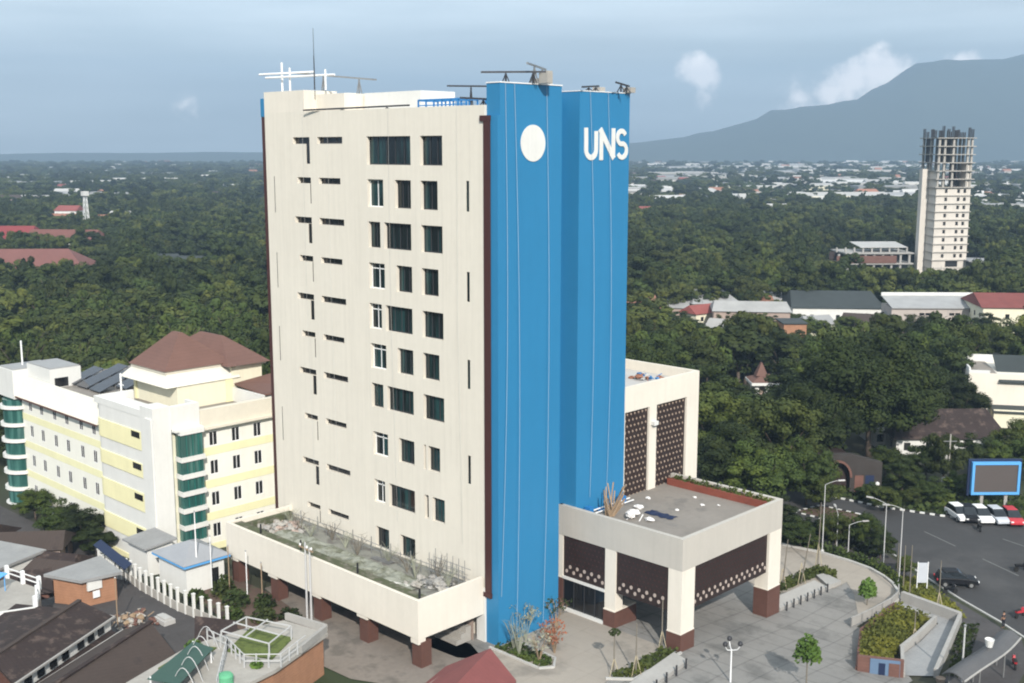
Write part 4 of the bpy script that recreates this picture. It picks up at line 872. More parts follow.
# white railed terrace
tr = thing('railed_terrace', 'raised terrace with white posts and rails at the left edge', 'terrace', (-36.5, -28.8, 0))
part('deck', MB().prism([(-41.5, -27.0), (-36.2, -26.0), (-31.2, -28.6), (-33, -33), (-40, -33)], -.2, 2.6), 'concrete', tr)
part('kerb_wall', MB().bar((-36.2, -26.1, 2.75), (-31.3, -28.6, 2.75), .3, .4).bar((-31.3, -28.6, 2.75), (-33, -32.8, 2.75), .3, .4), 'white_paint', tr)
pp = [(-41.4, -27.1), (-38.8, -26.6), (-36.2, -26.1), (-34.0, -27.2), (-31.5, -28.5)]
for p in pp: part('post', MB().box(p[0] - .17, p[1] - .17, 2.6, p[0] + .17, p[1] + .17, 3.95), 'white_metal', tr)
mb = MB()
for a, b in zip(pp, pp[1:]):
    for z in (3.2, 3.7): mb.bar((*a, z), (*b, z), .08, .10)
part('rail', mb, 'white_metal', tr)
solo('blue_awning', slab_roof(MB(), [(-40.5, -29.5, 4.4), (-38, -28.3, 4.4), (-37.3, -30.5, 4.0), (-39.8, -31.7, 4.0)], .08).tube((-38.2, -28.6, 2.6), (-38.2, -28.6, 4.35), .05).tube((-37.6, -30.4, 2.6), (-37.6, -30.4, 4.05), .05).tube((-40.2, -29.6, 2.6), (-40.2, -29.6, 4.3), .05), 'sign_blue', 'bright blue awning on posts on the white railed terrace', 'awning')
# clutter in the dark yard
heap('yard_clutter', 'broken boards and blocks scattered in the dark yard before the brick shed', 'rubble', -27.5, -20.6, 0.06, 5.0, 3.4, 24, ['concrete', 'brick_dark', 'wood'], 31, .45)
solo('timber_stack', MB().box(-26.6, -19.2, .06, -24.6, -18.0, .5).box(-26.4, -19.0, .5, -24.8, -18.3, .7), 'roof_pale', 'pale covered stack of boards on the dark yard floor', 'boards', 'stacks of boards on the terrace')
for i, (x, y, h_) in enumerate([(-27.2, -22.6, 5.2), (-30.3, -12.2, 8.6), (-29.2, -11.2, 6.0), (-26.8, -10.6, 5.4), (-25.1, -9.6, 5.0), (-23.0, -9.2, 4.2)]):
    t = thing('bare_pole', ['thin brown pole standing in front of the brick shed', 'tall white pole standing before the white cabin', 'second thin pole right of the white cabin', 'thin pole in the side garden left of the terrace', 'thin pale pole at the left end of the terrace', 'short pole in the side garden under the terrace'][i], 'pole', (x, y, 0), 0, 'thin poles around the side garden')
    part('shaft', MB().tube((x, y, -.1), (x, y, h_), .11 if i == 1 else .06, .05), 'white_metal' if i in (1, 2, 4) else 'wood', t)
    part('tip', MB().lathe([(.07, 0), (.10, .05), (.04, .16)], (x, y, h_), 8), 'steel', t)
dp = thing('double_pole', 'pair of white utility poles with insulators in front of the terrace parapet', 'pole', (-15.2, -9.0, 0))
for x in (-15.6, -14.9): part('shaft', MB().tube((x, -9.0, -.1), (x, -9.0, 8.2 if x < -15 else 7.8), .11, .08), 'pole_grey', dp)
part('crossarm', MB().bar((-16.6, -9.0, 7.6), (-14.4, -9.0, 7.5), .12), 'wood', dp)
for x in (-16.4, -15.3, -14.6): part('insulator', MB().lathe([(.05, 0), (.09, .1), (.09, .2), (.03, .3)], (x, -9.0, 7.62), 8), 'white_metal', dp)
# roof garden building at the bottom
rg = thing('roof_garden_building', 'low building with a green roof garden, white railings and a pergola', 'building', (-7, -19, 0))
part('wall', MB().prism([(-9.9, -15.6), (-5.5, -14.5), (-2.9, -21.4), (-2.3, -25), (-4.4, -30.6), (-8.8, -30.6), (-11.1, -24), (-10.8, -18.7)], -.2, 3.55), 'brick', rg)
part('roof_deck', MB().prism([(-10.2, -15.3), (-5.2, -14.2), (-2.5, -21.4), (-1.9, -25), (-4.2, -31), (-9, -31), (-11.5, -24), (-11.2, -18.7)], 3.55, 3.85), 'concrete', rg)
part('end_wall', MB().prism([(-10.2, -15.2), (-5.6, -14.3), (-5.5, -14.0), (-10.1, -14.9)], 3.85, 4.5), 'concrete_pale', rg)
part('end_wall', MB().prism([(-5.6, -14.3), (-5.3, -14.2), (-3.4, -18.2), (-3.7, -18.3)], 3.85, 4.5), 'concrete_pale', rg)
part('lawn', MB().prism([(-10.8, -18.4), (-6.4, -17.0), (-4.2, -20.6), (-8.2, -22.4)], 3.852, 3.95), 'lawn', rg)
part('lawn', MB().prism([(-11.1, -23.6), (-9.4, -22.6), (-6.0, -29.2), (-9.4, -28.0)], 3.852, 3.95), 'lawn', rg)
rp = [(-11.1, -18.7), (-8.6, -19.0)]
def railing(parent, pts, z, h_, post=.10, step=1.1):
    L_ = [math.dist(a, b) for a, b in zip(pts, pts[1:])]; rails = MB()
    for (a, b), l in zip(zip(pts, pts[1:]), L_):
        for zz in (z + h_, z + h_ * .5): rails.bar((*a, zz), (*b, zz), .06, .07)
        n = max(1, round(l / step))
        for i in range(n):
            x, y = a[0] + (b[0] - a[0]) * i / n, a[1] + (b[1] - a[1]) * i / n
            part('railing_post', MB().box(x - post / 2, y - post / 2, z, x + post / 2, y + post / 2, z + h_ + .05), 'pole_grey', parent)
    part('railing_rail', rails, 'pole_grey', parent)
railing(rg, [(-8.4, -22.2), (-4.6, -23.0), (-2.5, -20.9), (-4.0, -17.4)], 3.85, 1.15)
railing(rg, [(-8.4, -22.2), (-5.3, -24.6), (-2.2, -27.0)], 3.85, 1.1)
railing(rg, [(-11.2, -22.4), (-8.4, -22.2)], 3.85, 1.1)
pg = MB()
for a, b in (((-10.6, -18.9), (-6.2, -17.3)), ((-6.2, -17.3), (-4.6, -20.6)), ((-4.6, -20.6), (-9.6, -22.0)), ((-9.6, -22.0), (-10.6, -18.9)), ((-8.8, -17.9), (-7.1, -21.3)), ((-10.4, -20.3), (-5.4, -19.0))): pg.bar((*a, 5.15), (*b, 5.15), .09)
for p in ((-10.6, -18.9), (-6.2, -17.3), (-4.6, -20.6), (-9.6, -22.0)): pg.bar((*p, 3.9), (*p, 5.15), .10)
part('pergola', pg, 'pole_grey', rg)
ga = MB()
for k in range(5):
    b = Vector((-11.2 + k * 1.4, -23.6 - k * 1.35, 3.85)); d = Vector((-1.9, -3.0, 0)) if False else Vector((2.2, 1.0, 0)); pts = [b + d * (i / 10) + Vector((0, 0, 1.9 * math.sin(math.pi * i / 10))) for i in range(11)]; part('arch_frame', MB().path(pts, .035, 5), 'pole_grey', rg)
part('shade_net', slab_roof(MB(), [(-10.0, -24.4, 4.9), (-7.2, -24.2, 5.1), (-3.6, -29.4, 5.0), (-6.6, -30.4, 4.8)], .06), 'green_net', rg)
for p in ((-9.9, -24.5), (-7.3, -24.4), (-3.8, -29.2), (-6.5, -30.2)): part('net_post', MB().bar((*p, 3.85), (*p, 4.95), .10), 'white_metal', rg)
solo('green_tank', MB().lathe([(.5, 0), (.62, .08), (.62, .7), (.5, .85), (.15, .92)], (-3.2, -25.6, 3.85), 16), 'green_bright', 'bright green round tank on the roof garden deck', 'tank', smooth=False)
for i, (x, y, s) in enumerate([(-10.4, -24.2, .8), (-4.0, -22.2, .5), (-13.6, -16.4, 1.0)]):
    solo('roof_shrub', leafy(x, y, 3.85 if i < 2 else 0.3, s, s, s * 1.2, 220, .24, 60 + i), 'leaf_bright', ['bright green shrub on the roof garden beside the arched frames', 'small shrub beside the green tank', 'bright shrub at the corner between the pillared wall and the roof garden'][i], 'shrub', 'shrubs on the roof garden')
# thatched dark shed by the wall
ds = thing('dark_shed', 'dark brown pitched shed roof at the end of the pillared wall', 'shed', (-16, -18.5, 0))
part('roof', slab_roof(MB(), [(-18.8, -19.2, 2.9), (-14.9, -17.2, 3.0), (-12.3, -18.6, 1.3), (-16.0, -21.0, 1.2)]), 'roof_brown', ds); part('wall', MB().prism([(-18.2, -19.2), (-15.0, -17.6), (-12.9, -18.8), (-16.0, -20.6)], -.1, 1.3), 'concrete_pale', ds)
part('gable', MB().add([(-18.3, -19.3, 1.2), (-18.5, -19.2, 2.8), (-16.1, -20.8, 1.25)], [(0, 1, 2)]), 'concrete_pale', ds)
# maroon roof at the bottom centre
rh = thing('maroon_roof_house', 'house with a maroon hipped roof at the bottom edge in front of the tower', 'house', (9, -11, 0))
part('roof', slab_roof(MB(), [(7.2, -6.6, 3.9), (11.0, -7.4, 2.6), (14.5, -14.5, 2.6), (10.4, -14.2, 3.9)]), 'roof_maroon', rh)
part('roof', slab_roof(MB(), [(7.2, -6.6, 3.9), (10.4, -14.2, 3.9), (6.2, -15.0, 2.1), (4.2, -9.0, 2.1)]), 'roof_maroon', rh)
part('wall', MB().prism([(5.2, -9.2), (7.4, -7.4), (10.4, -8.0), (13.4, -14.4), (6.8, -14.8)], -.2, 2.5), 'under_wall', rh)
# green of the side garden
for i, (x, y, s) in enumerate([(-30, -9.6, 1.3), (-27.4, -10.8, 1.5), (-24.4, -11.4, 1.6), (-22, -9.6, 1.3), (-19.2, -11.6, 1.4), (-17.4, -9.8, 1.3), (-28.4, -13.4, 1.2), (-33.0, -14.6, .8), (-13.2, -11.6, 1.1), (-21.5, -13.4, 1.2)]):
    solo('garden_bush', leafy(x, y, -.1, s, s * .9, s * 1.1, int(230 * s), .30, 80 + i), ['leaf_wood', 'leaf_olive', 'leaf_dark'][i % 3], 'low dark green bush growing in the strip between terrace and pillared wall', 'bush', 'bushes in the side garden')
# ================================================================== PLAZA, ROADSIDE, STREET THINGS
FA = math.atan2(RGT.y, RGT.x)             # turns a local x axis along the picture's horizontal
# hedges and beds
def strip_leaf(pts, wd, h_, per, size, seed, z=0.0):
    mb = MB(); rr = random.Random(seed)
    for a, b in zip(pts, pts[1:]):
        l = math.dist(a, b); n = max(1, int(l / .8))
        for i in range(n):
            t = (i + .5) / n; x, y = a[0] + (b[0] - a[0]) * t, a[1] + (b[1] - a[1]) * t
            leafy(x, y, H(x, y) + z, .75, wd / 2 * rr.uniform(.85, 1.15), h_ * rr.uniform(.8, 1.2), per, size, rr.random(), mb)
    return mb
def bed(name, label, poly, m, h_=.35, n=900, size=.3, seed=1, z=.1):
    """low planting spread over a polygon: nobody could count it"""
    rr = random.Random(seed); xs = [p[0] for p in poly]; ys = [p[1] for p in poly]; mb = MB(); k = 0
    def inside(x, y):
        c = False
        for i in range(len(poly)):
            (x0, y0), (x1, y1) = poly[i], poly[i - 1]
            if (y0 > y) != (y1 > y) and x < (x1 - x0) * (y - y0) / (y1 - y0) + x0: c = not c
        return c
    while k < n:
        x, y = rr.uniform(min(xs), max(xs)), rr.uniform(min(ys), max(ys))
        if not inside(x, y): continue
        k += 1; p = Vector((x, y, H(x, y) + z + rr.random() ** 2 * h_)); u = Vector((rr.gauss(0, 1), rr.gauss(0, 1), rr.gauss(0, .7))).normalized(); v = u.orthogonal().normalized()
        s = size * rr.uniform(.5, 1.2); mb.quad(p - u * s / 2 - v * s / 2, p + u * s / 2 - v * s / 2, p + u * s / 2 + v * s / 2, p - u * s / 2 + v * s / 2)
    return solo(name, mb, m, label, 'planting', kind='stuff')
solo('hedge', strip_leaf([(2.0, 47.0), (5.0, 47.4), (8.5, 47.5), (12.6, 47.1), (15.8, 46.2), (18.4, 44.6), (20.3, 42.6)], 1.5, 1.1, 60, .26, 1), 'leaf_wood', 'curved dark green hedge around the outside of the paved driveway', 'hedge')
solo('hedge', strip_leaf([(-20, 51.4), (-8, 51.8), (2, 51.8), (9, 51.2), (13.5, 49.6)], 2.2, 1.5, 50, .32, 2), 'leaf_dark', 'broad straight hedge between the driveway and the far road', 'hedge')
bed('grass', 'yellow-green grass slope between the driveway and the parked car', [(20.6, 42.2), (21.9, 39.9), (28.2, 38.7), (28.6, 39.6), (25.6, 42.6), (20.6, 46.2), (18.5, 45.2)], 'leaf_lime', .4, 3600, .18, 3)
bed('ground_cover', 'olive planting in the bed beside the entrance column', [(13.1, 2.4), (14.6, 3.6), (14.3, 10.5), (13.0, 9.8)], 'leaf_olive', .6, 700, .25, 4)
bed('ground_cover', 'brown-green planting in the triangular bed of the driveway', [(11.6, 30.6), (12.2, 39.5), (14.5, 39.4), (13.4, 41), (11.2, 41), (10.8, 35)], 'leaf_olive', .9, 1000, .28, 5)
bed('ground_cover', 'dark green planting on the rounded island by the blue slab', [(1.5, -.5), (2.2, 1.6), (6.9, 1.4), (7.9, .4), (7.2, -.5)], 'leaf_wood', .45, 800, .22, 6)
bed('grass', 'rough grass verge behind the painted kerb of the far road', [(-30, 68.4), (-1, 67.8), (6, 68.2), (13, 70.2), (19, 73.2), (40, 82), (36, 90), (10, 82), (-8, 76), (-30, 76)], 'leaf_wood', .8, 4200, .5, 7)
bed('grass', 'thin grass on the brown traffic island', [(-1, 57.8), (0, 61.8), (5, 62), (6.8, 59)], 'leaf_olive', .15, 130, .22, 8, .24)
bed('grass', 'grass in the narrow strip of the pavement by the shelter', [(28.8, 37.6), (33, 25), (34, 26), (30.2, 39)], 'leaf_wood', .3, 500, .25, 9)
kerb_run('bed_kerb', [(12.9, 1.8), (14.75, 3.4), (14.5, 10.6)], 'kerb', .2, .3); kerb_run('bed_kerb', [(1.2, -.8), (7.4, -.8), (8.2, .3), (7.1, 1.7), (2, 1.9)], 'kerb', .2, .3)
# low walls with dark bollards
def low_wall(label, p, q, back, n):
    t = thing('low_wall', label, 'wall', (p[0], p[1], H(*p)), 0, 'low plaza walls with dark posts')
    d = Vector((q[0] - p[0], q[1] - p[1])); mb = MB()
    mb.prism([p, q, (q[0] + back[0], q[1] + back[1]), (p[0] + back[0], p[1] + back[1])], [H(*p) - .2, H(*q) - .2, H(*q) - .2, H(*p) - .2], [H(*p) + .45, H(*q) + .45, H(*q) + .75, H(*p) + .75])
    part('wall', mb, 'concrete_pale', t)
    for k in range(n):
        x, y = p[0] + d.x * (k + .5) / n + .35, p[1] + d.y * (k + .5) / n; part('post', MB().box(x - .06, y - .06, H(x, y) - .05, x + .06, y + .06, H(x, y) + 1.05), 'dark_steel', t)
    return t
low_wall('long pale low wall with seven dark posts beside the far entrance column', (14.3, 28.0), (14.9, 36.6), (-1.6, 0), 7)
low_wall('pale low wall with dark posts at the bottom edge by the near entrance column', (17.4, -1.0), (16.2, 9.2), (-1.5, 0), 6)
solo('edge_wall', MB().prism([(12.4, 38.6), (14.9, 36.7), (15.2, 38.9), (12.8, 39.8)], -1.5, -.75), 'concrete_pale', 'pale wedge wall closing the triangular driveway bed', 'wall')
# ramp, parapets and sign wall
rw = thing('ramp_parapet', 'pale concrete parapet walls framing a sunken ramp beside the road', 'parapet wall', (27, 31, -1.3))
def pw_(mb, pts, z0, z1, th=.3):
    for a, b in zip(pts, pts[1:]): mb.bar((*a, (z0 + z1) / 2), (*b, (z0 + z1) / 2), th, z1 - z0)
    return mb
part('wall', pw_(MB(), [(22.0, 39.2), (28.6, 38.0)], -1.5, -.15, .5), 'concrete_pale', rw); part('wall', pw_(MB(), [(28.6, 38.1), (30.6, 30.5), (32.2, 24.4)], -1.5, -.25, .35), 'concrete_pale', rw)
part('wall', pw_(MB(), [(27.0, 36.0), (27.5, 31), (27.7, 27.0)], -1.5, -.35, .32), 'concrete_pale', rw); part('wall', pw_(MB(), [(22.7, 36.6), (27.0, 36.0)], -1.5, -.55, .3), 'concrete_pale', rw)
part('ramp', drape([(22.4, 38.9), (28.3, 37.8), (30.4, 30.5), (32.0, 24.4), (29.9, 22), (27.9, 27), (27.8, 31), (27.2, 36.3), (22.6, 36.9)], .13), 'roof_grey', rw, world=False).location = (-27, -31, 1.3)
gl = thing('glass_railing', 'curved pale railing along the driveway edge above the ramp', 'railing', (21.8, 34, -1.3))
gp = [(21.4, 29.4), (21.75, 33), (21.9, 37.0), (21.6, 39.2), (20.7, 41.1)]
mb = MB()
for a, b in zip(gp, gp[1:]): mb.bar((*a, -.25), (*b, -.25), .12, .12); mb.bar((*a, -.75), (*b, -.75), .05, .75)
part('rail', mb, 'concrete_pale', gl)
for p in gp + [(21.6, 31.2), (21.85, 35)]: part('post', MB().bar((*p, -1.4), (*p, -.2), .09), 'steel', gl)
bed('ground_cover', 'yellow-green bushes in the planter above the brick sign wall', [(23.0, 36.2), (26.7, 35.6), (27.4, 27.3), (28.3, 22.8), (26.6, 21.0), (23.6, 27), (22.9, 31)], 'leaf_lime', 1.2, 5200, .22, 10, .2)
WA, WB = ground_at(857, 671), ground_at(903, 678)
pb = thing('sign_planter', 'brick planter wall with a pale blue sign panel at the lower right', 'planter', (25.5, 26, -1))
part('side_wall', pw_(MB(), [(22.6, 36.4), (23.2, 28), (WA.x, WA.y)], -1.5, -.35, .3), 'brick_dark', pb)
part('front_wall', pw_(MB(), [(WA.x, WA.y), (WB.x, WB.y)], -1.6, .75, .4), 'brick_dark', pb)
part('side_wall', pw_(MB(), [(WB.x, WB.y), (27.8, 27.0)], -1.5, -.35, .3), 'concrete_pale', pb)
d_ = (WB - WA); d_.z = 0; wl_ = d_.length; d_.normalize(); nrm = Vector((d_.y, -d_.x, 0)); nrm = nrm if nrm.dot(FWD) < 0 else -nrm
def on_wall(t0, t1, z0, z1, off, th):
    a = Vector((WA.x, WA.y, 0)) + d_ * t0 * wl_ + nrm * off; b = Vector((WA.x, WA.y, 0)) + d_ * t1 * wl_ + nrm * off; return MB().bar((a.x, a.y, (z0 + z1) / 2), (b.x, b.y, (z0 + z1) / 2), th, z1 - z0)
part('sign_panel', on_wall(.27, .92, -1.0, .70, .24, .06), 'pale_blue', pb); part('sign_picture', on_wall(.46, .60, -1.0, .35, .29, .05), 'navy', pb); part('sign_frame', on_wall(.68, .91, -.95, .42, .29, .05), 'brick_dark', pb)
# bus shelter like canopy at the lower right corner
bc = thing('shelter_canopy', 'grey curved shelter roof on posts at the lower right corner', 'shelter', (35.5, 26, -1.3))
mb = MB(); v = []
for i in range(9):
    t = i / 8; y = 20.0 + 12.2 * t
    for j in range(7):
        s = j / 6; x = 34.5 + 2.0 * s + .3 * math.sin(t * 3); v.append((x, y, 1.55 + .45 * math.sin(math.pi * s) + .12 * math.sin(t * 6)))
v += [(x, y, z - .08) for x, y, z in v]; q = 63
f = [(i * 7 + j, i * 7 + j + 1, (i + 1) * 7 + j + 1, (i + 1) * 7 + j) for i in range(8) for j in range(6)]; f += [tuple(q + k for k in g[::-1]) for g in f]
mb.add(v, f); part('roof', mb, 'roof_slate', bc); part('edge_trim', MB().path([v[i * 7 + 6] for i in range(9)], .09, 6), 'concrete_pale', bc)
for x, y in ((34.8, 21), (34.9, 26), (35.0, 31), (36.4, 23.5), (36.4, 29)): part('post', MB().tube((x, y, -1.4), (x, y, 1.62), .07), 'steel', bc)
for i, (x, y) in enumerate([(33.0, 23.6), (35.6, 27.3)]):
    solo('plant_pot', MB().lathe([(.28, 0), (.42, .7), (.38, .72), (.30, .6)], (x, y, -1.25 if i == 0 else 1.98), 12), 'white_paint' if i else 'lattice_light', ['brown and white pot beside the white pole at the lower right', 'white pot on the grey shelter roof'][i], 'pot', 'pots at the lower right corner')
# lamps
def street_lamp(x, y, hgt, ang, label, m='pole_grey', group='tall street lamps along the driveway'):
    z = H(x, y); t = thing('street_lamp', label, 'street lamp', (x, y, z), 0, group); part('pole', MB().tube((x, y, z - .1), (x, y, z + hgt), .075, .045), m, t)
    pts = [(x + math.cos(ang) * 1.6 * s, y + math.sin(ang) * 1.6 * s, z + hgt + .5 * math.sin(s * 1.4)) for s in np.linspace(0, 1, 6)]
    part('arm', MB().path(pts, .03, 6), m, t); e = pts[-1]; part('lamp_head', MB().bar((e[0] - math.cos(ang) * .1, e[1] - math.sin(ang) * .1, e[2]), (e[0] + math.cos(ang) * .65, e[1] + math.sin(ang) * .65, e[2] + .03), .24, .12), 'roof_pale', t)
    part('base', MB().lathe([(.22, 0), (.22, .25), (.13, .4)], (x, y, z - .05), 10), m, t); return t
street_lamp(8.5, 46.9, 8.2, FA, 'tall white street lamp beside the far end of the hedge')
street_lamp(19.4, 43.9, 8.4, FA + math.pi, 'tall street lamp with a curved arm at the bend of the driveway')
street_lamp(11.1, 48.2, 3.6, FA, 'short pale lamp post between hedge and far road')
street_lamp(9.4, 48.6, 4.4, FA + 1.5, 'mid-height lamp post left of the short pale one behind the hedge')
street_lamp(15.9, 47.3, 7.4, FA + 2.6, 'leaning pale street lamp by the road right of the hedge')
wp_ = thing('white_pole', 'straight white pole rising beside the grey shelter roof at the bottom edge', 'pole', (34.2, 25.2, -1.3)); part('shaft', MB().tube((34.2, 25.2, -1.4), (34.2, 25.2, 4.1), .09, .08), 'pole_grey', wp_); part('cap', MB().lathe([(.14, 0), (.14, .12), (.05, .2)], (34.2, 25.2, 4.1), 10), 'steel', wp_)
gl_ = thing('globe_lamp', 'white plaza lamp post with three dark globes at the bottom edge', 'lamp', (20.9, 8.9, 0))
part('pole', MB().tube((20.9, 8.9, -.1), (20.9, 8.9, 3.1), .08, .06), 'white_metal', gl_)
for a in (0.3, 2.4, 4.5):
    e = (20.9 + .75 * math.cos(a), 8.9 + .75 * math.sin(a), 3.5); part('arm', MB().path([(20.9, 8.9, 3.0), (20.9 + .5 * math.cos(a), 8.9 + .5 * math.sin(a), 3.15), e], .035), 'white_metal', gl_)
    part('globe', MB().lathe([(.05, 0), (.19, .1), (.23, .24), (.17, .40), (.05, .47)], e, 10), 'dark_steel', gl_)
# the white notice panel in the grass
ns = thing('notice_panel', 'white upright notice panel on two posts in the grass by the road', 'sign', (22.2, 43.4, -1.3), FA)
part('panel', MB().box(-.48, -.04, 1.0, .48, .04, 3.2), 'panel_grey', ns, world=False); part('post', MB().box(.50, -.05, 0, .58, .05, 3.3), 'white_metal', ns, world=False); part('post', MB().box(-.58, -.05, 0, -.50, .05, 3.3), 'white_metal', ns, world=False)
# young trees held by stakes
def staked(x, y, hgt, label, crown=.6, m='leaf_dark', props=True, bare=False, lean=0.0, group='young trees held by stakes'):
    z = H(x, y); t = thing('young_tree', label, 'young tree', (x, y, z), 0, group); tx = x + lean
    part('trunk', MB().tube((x, y, z - .1), (tx, y, z + hgt), .075, .045), 'bark_grey', t)
    if props:
        for a in (.4, 2.5, 4.6): part('stake', MB().tube((x + .55 * math.cos(a), y + .55 * math.sin(a), z - .05), (x, y, z + hgt * .42), .035, n=5), 'bamboo', t)
    if not bare: part('crown', leafy(tx, y, z + hgt - crown * .3, crown, crown, crown * .8, int(90 * crown + 30), .2, x + y), m, t)
    return t
staked(12.9, 2.9, 4.1, 'staked young tree with a small dark top in front of the glass door', .55)
staked(14.3, 4.2, 4.9, 'bare staked stem right of the dark-topped one in the entrance bed', .3, bare=True)
staked(12.9, 9.8, 5.0, 'bare staked stem beside the near entrance column', .3, bare=True)
for i, (x, y, h_, l) in enumerate([(11.3, 33.3, 5.8, 'bare leaning stem at the left end of the triangular driveway bed'), (12.0, 36.0, 6.0, 'bare leaning stem in the middle of the triangular driveway bed'), (11.2, 41.0, 8.0, 'tallest bare stem at the far end of the triangular driveway bed')]):
    staked(x, y, h_, l, .3, bare=True, lean=(.5, .9, .1)[i])
for i, (px, py, h_, l) in enumerate([(909, 602, 6.2, 'thin stem on the grass slope left of the notice panel'), (938, 613, 5.6, 'staked stem with crossed props on the slope under the parked car'), (914, 640, 3.0, 'short staked stem among the yellow bushes'), (897, 578, 4.0, 'stem beside the bend lamp'), (903, 590, 5.0, 'second stem on the grass slope beside the bend lamp')]):
    p = ground_at(px, py); staked(p.x, p.y, h_, l, .25, bare=True, props=i in (1, 2))
for i, (px, py, h_, c, l) in enumerate([(806, 690, 4.0, 1.15, 'round-crowned young tree standing on the plaza at the bottom edge'), (867, 606, 2.2, .95, 'small round clipped tree beside the driveway railing')]):
    p = ground_at(px, py); t = staked(p.x, p.y, h_, l, .01, bare=True, props=False)
    part('crown', leafy(p.x, p.y, p.z + h_ - c * 1.1, c, c, c * 2.0, 520, .26, 900 + i, leafy(p.x, p.y, p.z + h_ - c * .7, c * .7, c * .7, c * .9, 200, .26, 910 + i)), 'leaf_bright', t)
# bare shrubs at the foot of the blue slab
def twig_shrub(x, y, h_, m, label, leafm=None, seed=1, z=0.0, group='bare shrubs at the foot of the blue slab'):
    rr = random.Random(seed); t = thing('bare_shrub', label, 'shrub', (x, y, z), 0, group); mb = MB(); lf = MB()
    for k in range(9):
        a = rr.uniform(0, 6.28); b = Vector((x, y, z)); m_ = b + Vector((math.cos(a) * .35, math.sin(a) * .35, h_ * .5)); e = m_ + Vector((math.cos(a) * rr.uniform(.2, .9), math.sin(a) * rr.uniform(.2, .9), h_ * .5 * rr.uniform(.7, 1.1)))
        mb.tube(b, m_, .045, .03, 5); mb.tube(m_, e, .03, .012, 5)
        for _ in range(3):
            s = m_.lerp(e, rr.random()); g = s + Vector((rr.gauss(0, .3), rr.gauss(0, .3), rr.uniform(.1, .5))); mb.tube(s, g, .016, .008, 4)
            if leafm: leafy(g.x, g.y, g.z - .15, .35, .35, .35, 5, .16, rr.random(), lf)
    part('stems', mb, m, t)
    if leafm: part('leaves', lf, leafm, t)
for i, (x, y, h_, lf, l) in enumerate([(3.4, .2, 3.6, None, 'tallest bare pale shrub before the blue slab'), (4.3, -.1, 3.2, None, 'second bare pale shrub before the blue slab'), (2.6, 2.6, 3.4, 'leaf_pale', 'thin-leaved shrub against the blue slab'), (4.8, 3.4, 2.4, 'leaf_red', 'orange-red leaved shrub left of the red blossoms'), (6.2, 2.6, 2.2, 'leaf_red', 'red leaved shrub at the right end of the island'), (6.4, .3, 2.4, 'leaf_pale', 'thin shrub on the rounded end of the island'), (2.6, 6.8, 2.8, 'leaf_dark', 'dark leaved shrub at the right edge of the blue slab')]):
    twig_shrub(x, y, h_, 'leaf_pale' if i < 3 else 'wood', l, lf, 70 + i)
for i, x in enumerate((-28.2, -25.8, -23.2, -20.9, -18.0, -15.4, -11.8, -8.4, -6.6, -4.4, -2.6)):
    twig_shrub(x, -1.9 - .5 * (i % 3), 1.5 + .5 * (i % 2) + (.5 if x > -7 else 0), 'bark_grey' if i % 2 else 'leaf_pale', 'dry brushwood standing along the guard rail on the podium terrace', None, 140 + i, 5.27, 'dry brushwood along the terrace guard rail')
# vehicles
def car(x, y, rz, label, m, group=None):
    z = H(x, y) + .1; t = thing('parked_car' if False else 'car', label, 'car', (x, y, z), rz, group)
    pr = [(-2.15, .38), (-2.2, .75), (-2.05, 1.0), (-1.0, 1.06), (.95, 1.02), (1.9, .88), (2.15, .7), (2.15, .38)]
    def ext(prof, w0, w1=None):
        w1 = w1 or w0; n = len(prof); mb = MB(); return mb.add([(px, -(w0 if pz < 1.03 else w1), pz) for px, pz in prof] + [(px, (w0 if pz < 1.03 else w1), pz) for px, pz in prof], [tuple(range(n)), tuple(range(n, 2 * n))[::-1]] + [(i, n + i, n + (i + 1) % n, (i + 1) % n) for i in range(n)])
    b = part('body', ext(pr, .88), m, t, world=False); mod = b.modifiers.new('bevel', 'BEVEL'); mod.width = .07; mod.segments = 2; mod.limit_method = 'ANGLE'
    part('cabin', ext([(-2.0, 1.0), (-1.75, 1.58), (-1.3, 1.70), (.0, 1.70), (.35, 1.6), (1.15, 1.0)], .82, .68), 'car_glass', t, world=False)
    part('roof', MB().add([(-1.6, -.66, 1.69), (.1, -.66, 1.69), (.1, .66, 1.69), (-1.6, .66, 1.69), (-1.5, -.6, 1.76), (0, -.6, 1.76), (0, .6, 1.76), (-1.5, .6, 1.76)], [(4, 5, 6, 7), (0, 1, 5, 4), (1, 2, 6, 5), (2, 3, 7, 6), (3, 0, 4, 7)]), m, t, world=False)
    for wx in (-1.35, 1.35):
        for wy in (-.8, .8):
            o = part('wheel', MB().tube((wx, wy - .1, .34), (wx, wy + .1, .34), .34, n=16), 'rubber', t, world=False); part('rim', MB().tube((wx, wy - .115, .34), (wx, wy + .115, .34), .2, n=12), 'steel', o, world=False)
    for s in (-1, 1): part('headlight', MB().box(2.08, s * .7 - .16, .66, 2.17, s * .7 + .16, .8), 'white_metal', t, world=False); part('tail_light', MB().box(-2.22, s * .72 - .12, .75, -2.12, s * .72 + .12, .95), 'red_paint', t, world=False)
    return t
p = ground_at(956, 586); car(p.x, p.y, FA - .12, 'black sport utility car on the road beside the grass slope', 'car_black')
